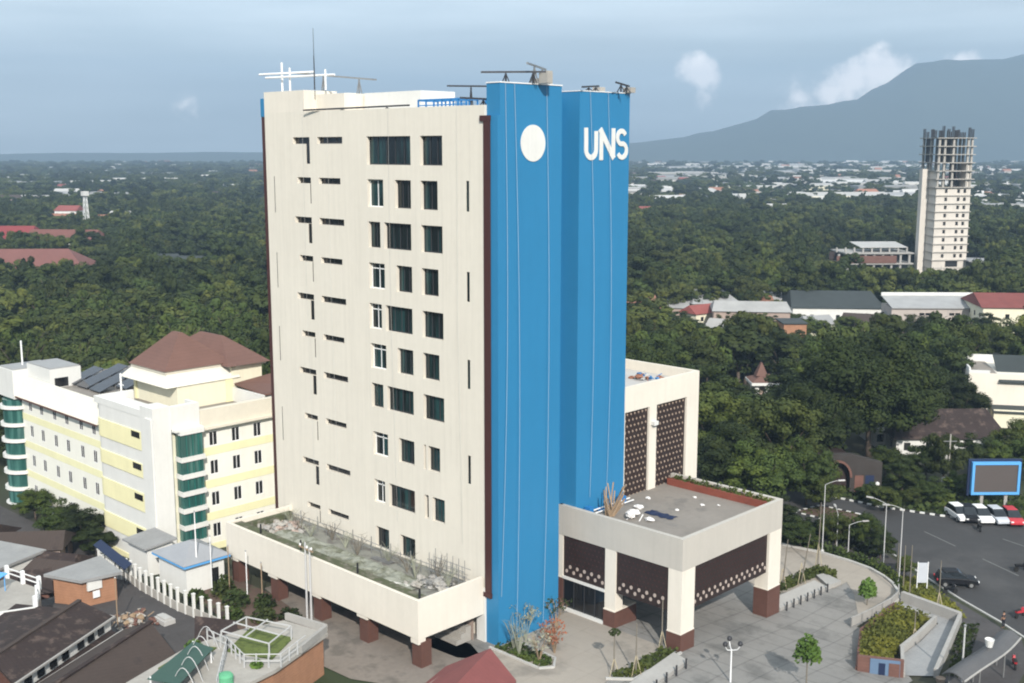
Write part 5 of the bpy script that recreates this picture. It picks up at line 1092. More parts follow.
def motorbike(x, y, rz, label, m, rider=False):
    z = H(x, y) + .1; t = thing('motorbike', label, 'motorbike', (x, y, z), rz, 'motorbikes on the road')
    for wx in (-.62, .62): o = part('wheel', MB().tube((wx, -.06, .3), (wx, .06, .3), .3, n=14), 'rubber', t, world=False)
    part('body', MB().add([(-.75, -.12, .62), (-.1, -.14, .5), (.4, -.16, .45), (.55, -.12, .95), (.35, -.08, .98), (.1, -.14, .62), (-.2, -.14, .78), (-.8, -.12, .8)] + [(a, -b, c) for a, b, c in [(-.75, -.12, .62), (-.1, -.14, .5), (.4, -.16, .45), (.55, -.12, .95), (.35, -.08, .98), (.1, -.14, .62), (-.2, -.14, .78), (-.8, -.12, .8)]],
         [tuple(range(8)), tuple(range(8, 16))[::-1]] + [(i, 8 + i, 8 + (i + 1) % 8, (i + 1) % 8) for i in range(8)]), m, t, world=False)
    part('seat', MB().box(-.78, -.13, .8, -.02, .13, .88), 'rubber', t, world=False); part('handlebar', MB().tube((.42, -.34, 1.05), (.42, .34, 1.05), .025).tube((.62, 0, .35), (.42, 0, 1.03), .03), 'dark_steel', t, world=False)
    part('headlight', MB().box(.5, -.08, .85, .6, .08, .98), 'white_metal', t, world=False); return t
p = ground_at(950, 595); motorbike(p.x, p.y, FA + .3, 'dark motorbike on the road in front of the black car', 'car_black')
p = ground_at(1020, 618); motorbike(p.x, p.y, FA + .6, 'red motorbike at the right edge near the standing person', 'red_paint')
p = ground_at(1014, 668); motorbike(p.x, p.y, FA + 1.3, 'red motorbike at the bottom right beside the shelter', 'red_paint')
p = ground_at(1021, 572); motorbike(p.x, p.y, FA + .2, 'black motorbike farther up the road at the right edge', 'car_black')
def person(x, y, rz, label, shirt, trousers):
    z = H(x, y) + .1; t = thing('person', label, 'person', (x, y, z), rz)
    def skin(name, joints, edges, m, root=0):
        me = bpy.data.meshes.new(name); me.from_pydata([j[:3] for j in joints], edges, []); me.materials.append(MT[m]); o = bpy.data.objects.new(name, me); C.objects.link(o); o.parent = t
        sk = o.modifiers.new('skin', 'SKIN'); sk.use_smooth_shade = True; layer = me.skin_vertices[0] if me.skin_vertices else None
        if layer is None:
            bpy.context.view_layer.objects.active = o; me_ = o.data
        for i, j in enumerate(joints): o.data.skin_vertices[0].data[i].radius = (j[3], j[3] * .85)
        o.data.skin_vertices[0].data[root].use_root = True; s2 = o.modifiers.new('sub', 'SUBSURF'); s2.levels = s2.render_levels = 1; return o
    J = [(0, 0, .95, .14), (0, 0, 1.15, .13), (0, 0, 1.38, .15), (0, 0, 1.50, .06), (0, .02, 1.60, .09), (0, .02, 1.71, .075),
         (-.19, 0, 1.40, .06), (-.25, .02, 1.13, .045), (-.24, .1, .88, .035), (-.24, .13, .80, .03), (.19, 0, 1.40, .06), (.25, .02, 1.13, .045), (.24, .1, .88, .035), (.24, .13, .80, .03),
         (-.1, 0, .90, .09), (-.11, .03, .5, .065), (-.11, -.02, .09, .045), (-.11, .14, .04, .04), (.1, 0, .90, .09), (.11, .0, .5, .065), (.11, -.02, .09, .045), (.11, .14, .04, .04)]
    E_ = [(0, 1), (1, 2), (2, 3), (3, 4), (4, 5), (2, 6), (6, 7), (7, 8), (8, 9), (2, 10), (10, 11), (11, 12), (12, 13), (0, 14), (14, 15), (15, 16), (16, 17), (0, 18), (18, 19), (19, 20), (20, 21)]
    skin('body', J, E_, 'skin')
    JS = [(0, 0, 1.0, .155), (0, 0, 1.2, .145), (0, 0, 1.40, .16), (-.19, 0, 1.40, .075), (-.245, .02, 1.16, .06), (.19, 0, 1.40, .075), (.245, .02, 1.16, .06)]; skin('shirt', JS, [(0, 1), (1, 2), (2, 3), (3, 4), (2, 5), (5, 6)], shirt)
    JT = [(0, 0, .95, .15), (-.1, 0, .86, .105), (-.11, .03, .5, .08), (-.11, -.02, .12, .062), (.1, 0, .86, .105), (.11, 0, .5, .08), (.11, -.02, .12, .062)]; skin('trousers', JT, [(0, 1), (1, 2), (2, 3), (0, 4), (4, 5), (5, 6)], trousers)
    part('hair', MB().lathe([(.02, .13), (.075, .11), (.10, .04), (.098, -.02)][::-1], (0, .0, 1.68), 10), 'hair', t, world=False); return t
def add_skin_layer():
    pass
p = ground_at(1003, 629); person(p.x, p.y, FA + .5, 'person in dark clothes standing by the road behind the shelter', 'cloth_dark', 'cloth_dark')
# billboard
bb_p = ground_at(993, 507); bb = thing('billboard', 'large blank dark billboard with a bright blue frame on two white legs', 'billboard', bb_p, FA + .02)
sc = (bb_p - CAM).dot(FWD) / F_PX; bw2, z0, z1 = 25.2 * sc, 14 * sc, 48.5 * sc
part('panel', MB().box(-bw2 + .3, -.22, z0 + .3, bw2 - .3, .16, z1 - .3), 'screen_off', bb, world=False)
part('frame', MB().box(-bw2, -.35, z0, bw2, .2, z0 + .34).box(-bw2, -.35, z1 - .34, bw2, .2, z1).box(-bw2, -.35, z0 + .34, -bw2 + .34, .2, z1 - .34).box(bw2 - .34, -.35, z0 + .34, bw2, .2, z1 - .34), 'sign_blue', bb, world=False)
part('backing', MB().box(-bw2 - .35, .2, z0 - .25, bw2 + .35, .5, z1 + .3), 'navy', bb, world=False)
for s in (-1, 1): part('leg', MB().box(s * bw2 * .5 - .22, 0, -.3, s * bw2 * .5 + .22, .4, z0), 'concrete_pale', bb, world=False)
# cars parked nose-out by the kerb
CG = 'cars parked nose-out under the billboard'
for px, py, m, l, dr in [(965, 525, 'white_metal', 'leftmost white car parked nose-out under the billboard', .1), (975, 526, 'car_black', 'black car parked between two white cars under the billboard', -.1), (988, 527, 'white_metal', 'white car with a wide windscreen parked second white from the left under the billboard', 0), (1004, 528, 'panel_grey', 'silver-grey car parked beside the red one under the billboard', .05), (1019, 529, 'red_paint', 'red car parked at the right edge under the billboard', -.05)]:
    p = ground_at(px, py) + FWD * 2.2; car(p.x, p.y, FA - math.pi / 2 + dr, l, m, CG)
p = ground_at(979, 531); motorbike(p.x, p.y, FA + 1.4, 'dark motorbike in front of the cars parked under the billboard', 'car_black')
# utility pole
p = ground_at(947, 492); up = thing('utility_pole', 'tall grey utility pole with crossarm and white box left of the billboard', 'utility pole', p)
part('shaft', MB().tube((p.x, p.y, p.z - .2), (p.x, p.y, p.z + 8.2), .15, .10), 'concrete', up); a, b = p - RGT * .9, p + RGT * .9
part('crossarm', MB().bar((a.x, a.y, p.z + 7.2), (b.x, b.y, p.z + 7.2), .1), 'steel', up); e = p - RGT * .5; part('box', MB().box(e.x - .25, e.y - .25, p.z + .9, e.x + .25, e.y + .25, p.z + 2.1), 'white_paint', up); part('transformer', MB().lathe([(.25, 0), (.25, .7), (.1, .8)], (e.x, e.y, p.z + 4.6), 10), 'roof_pale', up)
# gate house with the arch
p = ground_at(850, 494); gt = thing('gate_house', 'dark gate house with a tall round arch behind the painted kerb', 'gate', p, FA)
sc = (p - CAM).dot(FWD) / F_PX; mb = MB(); ax = -14 * sc; ar = 13 * sc; hz = 18 * sc; W0, W1, TT = -34 * sc, 32 * sc, 42 * sc
out = [(W0, -.3), (ax - ar, -.3)] + [(ax - ar * math.cos(t), hz + ar * 1.25 * math.sin(t)) for t in np.linspace(0, math.pi, 15)] + [(ax + ar, -.3), (W1, -.3), (W1, TT * .8), (0, TT), (W0, TT)]
n = len(out); bm = bmesh.new(); vs = [bm.verts.new((x, 0, z)) for x, z in out]; fc = bm.faces.new(vs); ex = bmesh.ops.extrude_face_region(bm, geom=[fc]); bmesh.ops.translate(bm, vec=(0, 1.0, 0), verts=[v for v in ex['geom'] if isinstance(v, bmesh.types.BMVert)]); bmesh.ops.recalc_face_normals(bm, faces=bm.faces[:])
me = bpy.data.meshes.new('wall'); bm.to_mesh(me); bm.free(); part('wall', me, 'shade_stone', gt, world=False)
mb = MB()
for t0, t1 in zip(np.linspace(0, math.pi, 15), np.linspace(0, math.pi, 15)[1:]): mb.bar((ax - (ar + .12) * math.cos(t0), -.05, hz + (ar * 1.25 + .12) * math.sin(t0)), (ax - (ar + .12) * math.cos(t1), -.05, hz + (ar * 1.25 + .12) * math.sin(t1)), .3, .35, (0, 1, 0))
part('arch_trim', mb, 'brick_dark', gt, world=False); part('inner_room', MB().box(ax - ar - .3, 1.0, -.3, ax + ar + .3, 7, TT * .9), 'dark_screen', gt, world=False).data
part('door', MB().box(4 * sc, -.06, 0, 13 * sc, -.003, 20 * sc), 'brick_dark', gt, world=False); part('door', MB().box(15 * sc, -.06, 0, 24 * sc, -.003, 20 * sc), 'navy', gt, world=False)
part('light_globe', MB().blob((26.5 * sc, -.5, 12 * sc), .32, .32, .32, 1, .0), 'white_paint', gt, world=False); part('globe_post', MB().bar((26.5 * sc, -.5, -.3), (26.5 * sc, -.5, 10 * sc), .08), 'steel', gt, world=False)
# ================================================================== BUILDINGS FARTHER OFF
def at_house(name, label, cat, px0, px1, ybase, depth, hw, hr, roof, wall, rz=0.0, **k):
    """a house whose long side spans two pixel columns at its ground line"""
    p = ground_at((px0 + px1) / 2, ybase); sc = (p - CAM).dot(FWD) / F_PX; q = p + FWD * depth * .5
    return simple_house(name, label, cat, q.x, q.y, (px1 - px0) * sc, depth, hw, hr, FA + rz, roof, wall, z0=H(q.x, q.y) - .2, **k), sc
at_house('long_house', 'long low house with a dark maroon-brown roof behind the billboard', 'house', 893, 1006, 455, 9, 2.9, 3.6, 'roof_brown', 'white_paint', .02, ridge=.42)
at_house('small_house', 'small pale walled house half hidden under the largest tree', 'house', 872, 893, 447, 6, 3.0, 1.0, 'roof_pale', 'white_paint', .1)
# white building at the right edge
p = ground_at(1002, 424); wb = thing('white_building', 'white flat-topped building with an open roof terrace at the right edge', 'building', p, FA - .22); sc = (p - CAM).dot(FWD) / F_PX; h0 = 52 * sc
part('wall', MB().box(-35 * sc, 0, -.5, 60 * sc, 12, h0), 'cream_plain', wb, world=False)
part('parapet', MB().box(-35 * sc, 0, h0, -15 * sc, .3, h0 + .5).box(-35 * sc, .3, h0, -35 * sc + .3, 12, h0 + .9).box(-35 * sc, 11.7, h0, 60 * sc, 12, h0 + 1.3), 'white_paint', wb, world=False)
part('roof', slab_roof(MB(), [(-6 * sc, -.6, h0 - 1.2), (60 * sc, -.6, h0 - 1.2), (60 * sc, 7, h0 + 2.2), (-6 * sc, 7, h0 + 2.2)]), 'roof_dark', wb, world=False); part('roof_deck', MB().box(-34 * sc, .35, h0, -8 * sc, 11.6, h0 + .06), 'deck', wb, world=False)
part('lean_to', MB().box(-12 * sc, -3.0, -.5, 60 * sc, -.01, 18 * sc), 'pale_yellow', wb, world=False); part('lean_to_roof', slab_roof(MB(), [(-13 * sc, -3.4, 17 * sc), (60 * sc, -3.4, 17 * sc), (60 * sc, 0, 20 * sc), (-13 * sc, 0, 20 * sc)]), 'roof_dark', wb, world=False)
part('tank', MB().lathe([(.8, 0), (.8, 1.5), (.3, 1.8)], (18 * sc, 9, h0), 12), 'roof_pale', wb, world=False)
# kiosk pavilion among the trees
p = ground_at(764, 396); gz = thing('garden_pavilion', 'white open pavilion with a peaked brown-grey roof among the trees', 'pavilion', p, FA); sc = (p - CAM).dot(FWD) / F_PX; z0 = 14 * sc
part('roof', frustum(MB(), (-16 * sc, -16 * sc, 16 * sc, 16 * sc), z0 + 3 * sc, (-6 * sc, -6 * sc, 6 * sc, 6 * sc), z0 + 8 * sc), 'roof_tile', gz, world=False); part('roof', frustum(MB(), (-10 * sc, -6 * sc, 2 * sc, 6 * sc), z0 + 8 * sc, (-4.5 * sc, -.5, -3.5 * sc, .5), z0 + 21 * sc), 'roof_tile', gz, world=False)
part('eave', MB().box(-16.5 * sc, -16.5 * sc, z0, 16.5 * sc, 16.5 * sc, z0 + 2.8 * sc), 'white_paint', gz, world=False)
for x in (-10, 0, 10):
    for y in (-10, 10): part('post', MB().box(x * sc - .35, y * sc - .35, -.3, x * sc + .35, y * sc + .35, z0), 'white_paint', gz, world=False)
part('room', MB().box(-7 * sc, -6 * sc, -.3, 7 * sc, 9 * sc, z0), 'under_wall', gz, world=False)
at_house('pale_house', 'house with a wide pale grey hipped roof among trees right of the blue slab', 'house', 688, 736, 318, 16, 4.5, 3.2, 'roof_grey', 'pale_yellow', .15, ridge=.3)
at_house('pale_house', 'long pinkish walled house with small windows right of the pale grey roof', 'house', 716, 792, 329, 12, 5.0, 2.0, 'roof_pale', 'under_wall', -.12, ridge=.48)
at_house('pale_house', 'long grey roofed hall behind the pinkish house', 'house', 735, 795, 313, 14, 4.0, 3.2, 'roof_grey', 'white_paint', 0)
at_house('pale_house', 'low red roofed house behind the dark roofed hall', 'house', 783, 832, 308, 12, 4.5, 4.0, 'roof_red', 'white_paint', .05)
at_house('dark_roof_hall', 'white walled hall with a broad blackish roof left of the warehouse', 'hall', 796, 886, 322, 24, 4.2, 3.4, 'roof_dark', 'white_paint', -.08, ridge=.46)
at_house('orange_house', 'small house with an orange tiled roof just right of the blue slab', 'house', 622, 658, 320, 12, 3.5, 3.0, 'roof_orange', 'pale_yellow', .2)
at_house('cream_house', 'cream house with a red-brown roof at the right edge behind the warehouse', 'house', 986, 1050, 333, 18, 7.0, 2.6, 'roof_red', 'pale_yellow', -.1)
at_house('red_stall_house', 'small house with a red wall and purple-blue shopfront below the dark roofed hall', 'house', 783, 806, 345, 8, 5.4, .3, 'roof_dark', 'brick', 0, flat=True)
at_house('blue_shop', 'low purple-blue shop front in the shade before the red walled house', 'shop', 778, 806, 352, 4, 2.6, .25, 'navy', 'navy', 0, flat=True)
for i, (px, yb, sx, rz, rf, wl_, l) in enumerate([(700, 322, 9, .6, 'roof_red', 'pale_yellow', 'small red roofed house below the wide pale grey hipped roof'), (672, 316, 10, -.3, 'roof_grey', 'under_wall', 'small grey roofed house between the orange roof and the pale hipped roof'), (745, 334, 8, .4, 'roof_brown2', 'under_wall', 'small brown roofed house in front of the pinkish walled house'),
  (722, 338, 7, -.5, 'roof_pale', 'pale_yellow', 'small pale house among low trees below the pinkish wall'), (770, 312, 9, .8, 'roof_orange', 'white_paint', 'small orange roofed house by the long grey hall'), (815, 334, 8, .3, 'roof_grey', 'pale_yellow', 'small grey roofed lean-to in front of the black roofed hall'), (860, 332, 9, -.4, 'roof_brown2', 'under_wall', 'small brown roofed house in front of the black roofed hall'), (905, 312, 10, .2, 'roof_dark', 'white_paint', 'small dark roofed house peeping over the warehouse ridge')]):
    q_ = ground_at(px, yb); simple_house('small_house', l, 'house', q_.x, q_.y, sx, sx * .7, 3.2, 2.0, FA + rz, rf, wl_, z0=q_.z - .2)
p = ground_at(940, 335); wh = thing('warehouse', 'long grey warehouse with a white roof edge and a stained pinkish wall', 'warehouse', p, FA - .02); sc = (p - CAM).dot(FWD) / F_PX
part('wall', MB().box(-50 * sc, 0, -.4, 50 * sc, 8.9, 28 * sc), mat('warehouse_wall', (.42, .37, .34), var=.1, scale=.12, spots=((.17, .17, .19), .05, .55)), wh, world=False); part('roof', slab_roof(MB(), [(-50.5 * sc, -.5, 28 * sc), (50.5 * sc, -.5, 28 * sc), (50.5 * sc, 9, 36 * sc), (-50.5 * sc, 9, 36 * sc)], .25), 'roof_grey', wh, world=False); part('ridge_band', MB().box(-50.6 * sc, 8.9, 35 * sc, 50.6 * sc, 9.4, 39 * sc), 'white_paint', wh, world=False)
for x in (-22, -16, 8, 14, 32, 36): part('window', MB().box(x * sc, -.05, 20 * sc, (x + 5) * sc, -.003, 22.5 * sc), 'glass_dark', wh, world=False)
at_house('gable_shed', 'small gabled shed in front of the stained warehouse wall', 'shed', 888, 912, 334, 6, 3.5, 2.4, 'roof_grey', 'under_wall', 0)
p = ground_at(758, 345); vn = thing('van', 'small white van parked in the shade before the pinkish house', 'van', p, FA + .1)
part('body', MB().box(-2.4, -.9, .4, 2.2, .9, 1.95).box(2.2, -.85, .4, 2.9, .85, 1.1), 'white_paint', vn, world=False); part('window', MB().box(-2.0, -.93, 1.15, 1.9, .93, 1.65).box(2.2, -.7, 1.12, 2.32, .7, 1.8), 'car_glass', vn, world=False)
for x in (-1.5, 1.6):
    for y in (-.85, .85): part('wheel', MB().tube((x, y - .1, .36), (x, y + .1, .36), .36, n=12), 'rubber', vn, world=False)
# unfinished concrete tower
p = ground_at(948, 276); ct = thing('unfinished_tower', 'tall unfinished pale concrete tower with open top floors and bare steel rods', 'tower block', p, FA + .12); sc = (p - CAM).dot(FWD) / F_PX
W2, D2, HF = 18 * sc, 13.0, 3.05; nf = 17; he = 10
wl = MB(); rects = []
for k in range(2, he + 1):
    for x in (-7.5, 5.5, 12.0): rects.append((x * sc - .55, x * sc + .55, k * HF + .9, k * HF + 2.3))
rects += [(-4 * sc, 9 * sc, .2, 2.6), (-4 * sc, 9 * sc, HF + .4, HF + 2.7)]
wall_open(wl, 1, 0, -W2, W2, -.5, he * HF + HF, rects, .5, -1); part('front_wall', wl, mat('raw_concrete', (.60, .555, .50), var=.09, scale=.15, streak=.3), ct, world=False)
rc = ct.children[0].data.materials[0]
part('dark_backing', MB().box(-W2 + .6, .45, 0, W2 - .6, .5, he * HF + HF - .2), 'dark_gap', ct, world=False)  # shade inside the floors, put in as a black sheet behind the openings
part('side_wall', MB().box(-W2 - .01, .5, -.5, -W2 + .4, D2, 13 * HF).box(W2 - .4, .5, -.5, W2 + .01, D2, 12 * HF).box(-W2 - 2.8, 6, -.5, -W2 - .02, 8.5, 13.2 * HF), rc, ct, world=False)
sl = MB(); dk = MB()
for k in range(1, nf + 1):
    z = k * HF; o_ = .45 if k <= he else .8; sl.box(-W2 - o_, -o_ if k > 1 else -.05, z - .2, W2 + o_, D2 + o_, z + .12)
part('floor_slab', sl, 'concrete', ct, world=False)
for k in range(he + 1, nf):
    z = k * HF + .12
    if k >= 14: dk.box(-W2 + 1, 3.5, z, -W2 * .05, 3.8, z + HF - .33); dk.box(-W2 + .9, D2 * .5, z, -W2 + 1.2, D2 - 1, z + HF - .33)
    elif k % 2: dk.box(-W2 * .1, 2.5, z, W2 * .3, 3, z + HF - .33)
    else: dk.box(W2 * .1, 5, z, W2 * .5, 5.3, z + HF - .33)
for x in (-W2 + .4, -W2 * .62, -W2 * .12, W2 * .72, W2 - .4):
    for y in (.4, D2 * .5, D2 - .4): part('column', MB().box(x - .38, y - .38, (he + 1) * HF, x + .38, y + .38, nf * HF - .1), 'concrete', ct, world=False)
part('inner_wall', dk, 'dark_steel', ct, world=False); part('core', MB().box(W2 * .66, .45, (he + 1) * HF, W2 - .05, 4.5, (nf - 3) * HF - .21), rc, ct, world=False)
rr = random.Random(4)
for x in (-W2 + .4, -W2 * .75, -W2 * .45, -.2, W2 * .12, W2 * .75, W2 - .4):
    for y in (.4, D2 * .5, D2 - .4):
        hh = rr.uniform(2.2, 4.6); rb = MB()
        for dx, dy in ((-.3, -.3), (.3, -.3), (.3, .3), (-.3, .3)): rb.bar((x + dx, y + dy, nf * HF), (x + dx + rr.uniform(-.1, .1), y + dy, nf * HF + hh), .16)
        part('steel_rods', rb, 'dark_steel', ct, world=False)
part('podium_roof', slab_roof(MB(), [(W2 - 1, -4, 2 * HF), (W2 + 11, -4, 2 * HF - .6), (W2 + 11, 6, 2 * HF), (W2 - 1, 6, 2 * HF + .5)], .4), 'roof_grey', ct, world=False); part('podium_column', MB().box(W2 + 8, -3, -.5, W2 + 9, -2, 2 * HF - .9).box(W2 + 1, -3, -.5, W2 + 2, -2, 2 * HF - .4), rc, ct, world=False)
p = ground_at(874, 275); up = thing('unfinished_podium', 'low unfinished concrete frame with a brown fascia left of the unfinished tower', 'building', p, FA + .05); sc = (p - CAM).dot(FWD) / F_PX
for z, w0, w1 in ((4.0, -39, 40), (8.0, -30, 40)): part('floor_slab', MB().box(w0 * sc, 0, z, w1 * sc, 18, z + .5), 'concrete_pale', up, world=False)
part('roof_sheet', slab_roof(MB(), [(-12 * sc, 3, 10.4), (36 * sc, 3, 10.4), (36 * sc, 16, 11.6), (-12 * sc, 16, 11.6)], .2), 'roof_pale', up, world=False); part('fascia', MB().box(-39 * sc, -.3, 4.6, 22 * sc, .1, 7.4), 'brick_dark', up, world=False)
for x in range(-36, 41, 9):
    part('column', MB().box(x * sc - .4, .6, -.5, x * sc + .4, 1.4, 4).box(x * sc - .4, .6, 4.5, x * sc + .4, 1.4, 8).box(x * sc - .3, 3.4, 8.5, x * sc + .3, 4, 10.3), 'concrete_pale', up, world=False)
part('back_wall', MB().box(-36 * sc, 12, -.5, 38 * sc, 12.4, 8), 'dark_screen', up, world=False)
p = ground_at(939, 300); t = thing('thin_mast', 'thin pale mast rising behind the warehouse before the unfinished tower', 'mast', p); part('shaft', MB().tube(p, p + Vector((0, 0, 9.5)), .16, .08), 'concrete_pale', t); part('tip', MB().tube(p + Vector((0, 0, 9.5)), p + Vector((0, 0, 11)), .05), 'steel', t)
# houses in the wood on the left
def far_house(px, d, label, sx, sy, hw, hr, roof, wall, rz=0.0, name='wood_house', **k):
    p = polar(d, px); return simple_house(name, label, 'house', p.x, p.y, sx, sy, hw, hr, FA + rz, roof, wall, z0=p.z - .2, **k)
def _roof(m): next(c for c in last_house.children if c.name.startswith('roof')).data.materials[0] = m
last_house = far_house(-4, 520, 'big house with a bright red roof at the left edge above the wood', 40, 24, 7.5, 6.0, 'roof_red', 'white_paint', .0, ridge=.46)
_roof(mat('roof_bright_red', (.20, .035, .036), var=.12, scale=.3))
last_house = far_house(66, 515, 'long house with a weathered brown-red roof right of the bright red one', 34, 18, 7.0, 5.2, 'roof_red', 'white_paint', -.10, ridge=.47)
_roof(mat('roof_weathered', (.15, .060, .048), var=.2, scale=.3))
last_house = far_house(30, 420, 'large hall with a sweeping maroon hipped roof in the wood at the left', 46, 22, 4.5, 7.2, 'roof_red', 'white_paint', .05, ridge=.30)
_roof(mat('roof_dull_maroon', (.16, .068, .058), var=.14, scale=.3))
far_house(182, 425, 'house with a dark grey roof and white gable in the wood left of the tower', 24, 12, 4.5, 4.2, 'roof_dark', 'white_paint', -.06, ridge=.47)
far_house(160, 445, 'low dark grey roofed house behind the white gabled one', 14, 12, 4.2, 3.4, 'roof_dark', 'white_paint', .1)
far_house(228, 372, 'low flat white pavilion in a clearing of the left wood', 14, 5, 4.0, .5, 'roof_pale', 'white_paint', .1, flat=True)
far_house(62, 690, 'pale house with a small red roof above the red roofed houses', 26, 14, 7.0, 2.6, 'roof_orange', 'white_paint', .05); far_house(72, 720, 'small red topped pale house behind another in the left wood', 14, 12, 10, 3, 'roof_red', 'white_paint', -.1)
far_house(106, 680, 'long house with a faded pink roof in the left wood', 24, 12, 5.5, 4.0, 'roof_orange', 'pale_yellow', .1); far_house(125, 740, 'small pale house right of the faded pink roof', 16, 10, 6.0, 2.5, 'roof_pale', 'white_paint', -.1)
far_house(154, 640, 'narrow pale house end peeping out of the left wood', 9, 8, 7, 2, 'roof_pale', 'white_paint', 0)
far_house(174, 900, 'white long roofed hall far off beyond the left wood', 44, 14, 5.5, 4.5, 'roof_pale', 'white_paint', .05)
far_house(785, 560, 'white tents-like pair of roofs in the right wood', 16, 8, 4, 4.5, 'roof_pale', 'white_paint', .1); far_house(755, 800, 'pale flat house in a gap of the right wood', 24, 14, 7, 1.5, 'roof_pale', 'white_paint', .1, flat=True); far_house(640, 760, 'white house with a red roof beside the lettered blue slab', 22, 14, 6.5, 4, 'roof_red', 'white_paint', .1); far_house(768, 860, 'low white shed beyond the pale flat house in the right wood', 40, 10, 5, 2.5, 'roof_pale', 'white_paint', -.05)
tm = thing('telecom_mast', 'pale lattice telecom mast rising from the left wood', 'mast', polar(640, 88)); p = Vector(tm.location); mb = MB()
for k in range(8):
    z0, z1 = p.z + k * 3.0, p.z + (k + 1) * 3.0; w0 = 1.5 - k * .12
    for sx, sy in ((-1, -1), (1, -1), (1, 1), (-1, 1)): mb.bar((p.x + sx * w0, p.y + sy * w0, z0), (p.x + sx * (w0 - .12), p.y + sy * (w0 - .12), z1), .28)
    mb.bar((p.x - w0, p.y - w0, z0), (p.x + w0, p.y - w0, z1), .16).bar((p.x + w0, p.y + w0, z0), (p.x - w0, p.y + w0, z1), .16)
part('lattice', mb, 'white_metal', tm); part('antenna_drum', MB().box(p.x - 1.6, p.y - 1.6, p.z + 22, p.x + 1.6, p.y + 1.6, p.z + 24.5), 'roof_pale', tm)
# the town on the plain
rr = random.Random(11); MATS = [('roof_pale', 'town_wall', 'white'), ('roof_grey', 'town_wall', 'grey roofed'), ('roof_pale', 'pale_yellow', 'cream'), ('roof_orange', 'town_wall', 'orange roofed'), ('roof_red', 'town_wall', 'red roofed'), ('roof_brown2', 'under_wall', 'brown roofed')]
protos = {}
def town_house(px, d, sx, sy, hw, hr, mi, label, group, flat=False):
    key = (mi, flat)
    p = polar(d, px)
    if key not in protos:
        t = simple_house('town_house', label, 'house', p.x, p.y, 1, 1, 1, .35, FA, MATS[mi][0], MATS[mi][1], group, win=False, flat=flat, z0=p.z - .3)
        for ch in t.children:      # unit house: overhangs scaled down
            for v in ch.data.vertices: v.co.x = max(-.54, min(.54, v.co.x)); v.co.y = max(-.54, min(.54, v.co.y))
        protos[key] = t
    else: t = dup(protos[key], p, FA, None, label, group)
    t.location = (p.x, p.y, p.z - .3); t.rotation_euler.z = FA + rr.uniform(-.35, .35); t.scale = (sx, sy, hw); return t
for side, x0, x1, n, w_ in (('left', -20, 262, 84, .25), ('right', 632, 1040, 265, .75)):
    for i in range(n):
        px = rr.uniform(x0, x1); d = 880 * (4.2 ** (rr.random() ** .9)); 
        if side == 'right' and px > 940 and rr.random() < .5: d = rr.uniform(760, 1300)
        big = rr.random() < (.24 if side == 'left' else .5); sx = rr.uniform(34, 110) if big else rr.uniform(10, 24); sy = rr.uniform(18, 36) if big else rr.uniform(9, 16)
        if d > 2200: sx *= 1.5
        hw = rr.uniform(6, 9) if big else rr.uniform(4.5, 10); mi = rr.choice([0, 0, 0, 1, 1, 2]) if big else rr.choice([0, 0, 1, 2, 2, 3, 3, 4, 5])
        where = ('beyond the left wood' if side == 'left' else 'right of the blue slabs'); how = 'large' if big else 'small'
        dist = 'near the wood' if d < 1300 else ('far off' if d < 2300 else 'at the horizon')
        town_house(px, d, sx, sy, hw, 2, mi, f'{how} {MATS[mi][2]} {"shed" if big else "house"} {dist} {where}', f'{how} {MATS[mi][2]} buildings {dist} {where}', flat=big and rr.random() < .4)
# ================================================================== TREES
def crown_mesh(name, seed, rx, rz, z0, clumps, leaves, leaf, m, shape='round'):
    """leaf faces gathered in clumps through the crown's volume"""
    g = np.random.default_rng(seed); V = []; cen = []
    while len(cen) < clumps:
        a = g.uniform(-1, 1, 3)
        if np.linalg.norm(a) > 1 or np.linalg.norm(a) < .35: continue
        if shape == 'flat' and a[2] < -.25: continue
        if shape == 'round' and a[2] < -.75: continue
        cen.append(a)
    cen = np.array(cen); lump = g.uniform(.78, 1.15, len(cen))
    for (a, q) in zip(cen, lump):
        c = np.array([a[0] * rx * q, a[1] * rx * q, z0 + (a[2] + (1 if shape != 'flat' else .4)) * rz * .5 * (q if a[2] > 0 else 1)]); rc = rx * g.uniform(.20, .34)
        d = g.normal(size=(leaves, 3)); d /= np.linalg.norm(d, axis=1)[:, None]; r = rc * g.uniform(.55, 1.05, leaves)[:, None]
        p = c + d * r * np.array([1, 1, .72])
        nrm = d * 1.1 + np.array([0, 0, .3]) + g.normal(size=(leaves, 3)) * .26; nrm /= np.linalg.norm(nrm, axis=1)[:, None]
        u = np.cross(nrm, g.normal(size=(leaves, 3))); u /= np.linalg.norm(u, axis=1)[:, None] + 1e-9; v = np.cross(nrm, u); s = leaf * g.uniform(.55, 1.25, leaves)[:, None]
        V.append(np.stack([p - u * s * .5 - v * s * .35, p + u * s * .5 - v * s * .25, p + u * s * .4 + v * s * .45, p - u * s * .35 + v * s * .4], 1))
    V = np.concatenate(V).reshape(-1, 3); nq = len(V) // 4; me = bpy.data.meshes.new(name)
    me.vertices.add(len(V)); me.vertices.foreach_set('co', V.astype(np.float32).ravel()); me.loops.add(len(V)); me.loops.foreach_set('vertex_index', np.arange(len(V), dtype=np.int32))
    me.polygons.add(nq); me.polygons.foreach_set('loop_start', np.arange(0, len(V), 4, dtype=np.int32)); me.polygons.foreach_set('loop_total', np.full(nq, 4, dtype=np.int32)); me.update(); me.validate()
    me.materials.append(MT[m]); return me
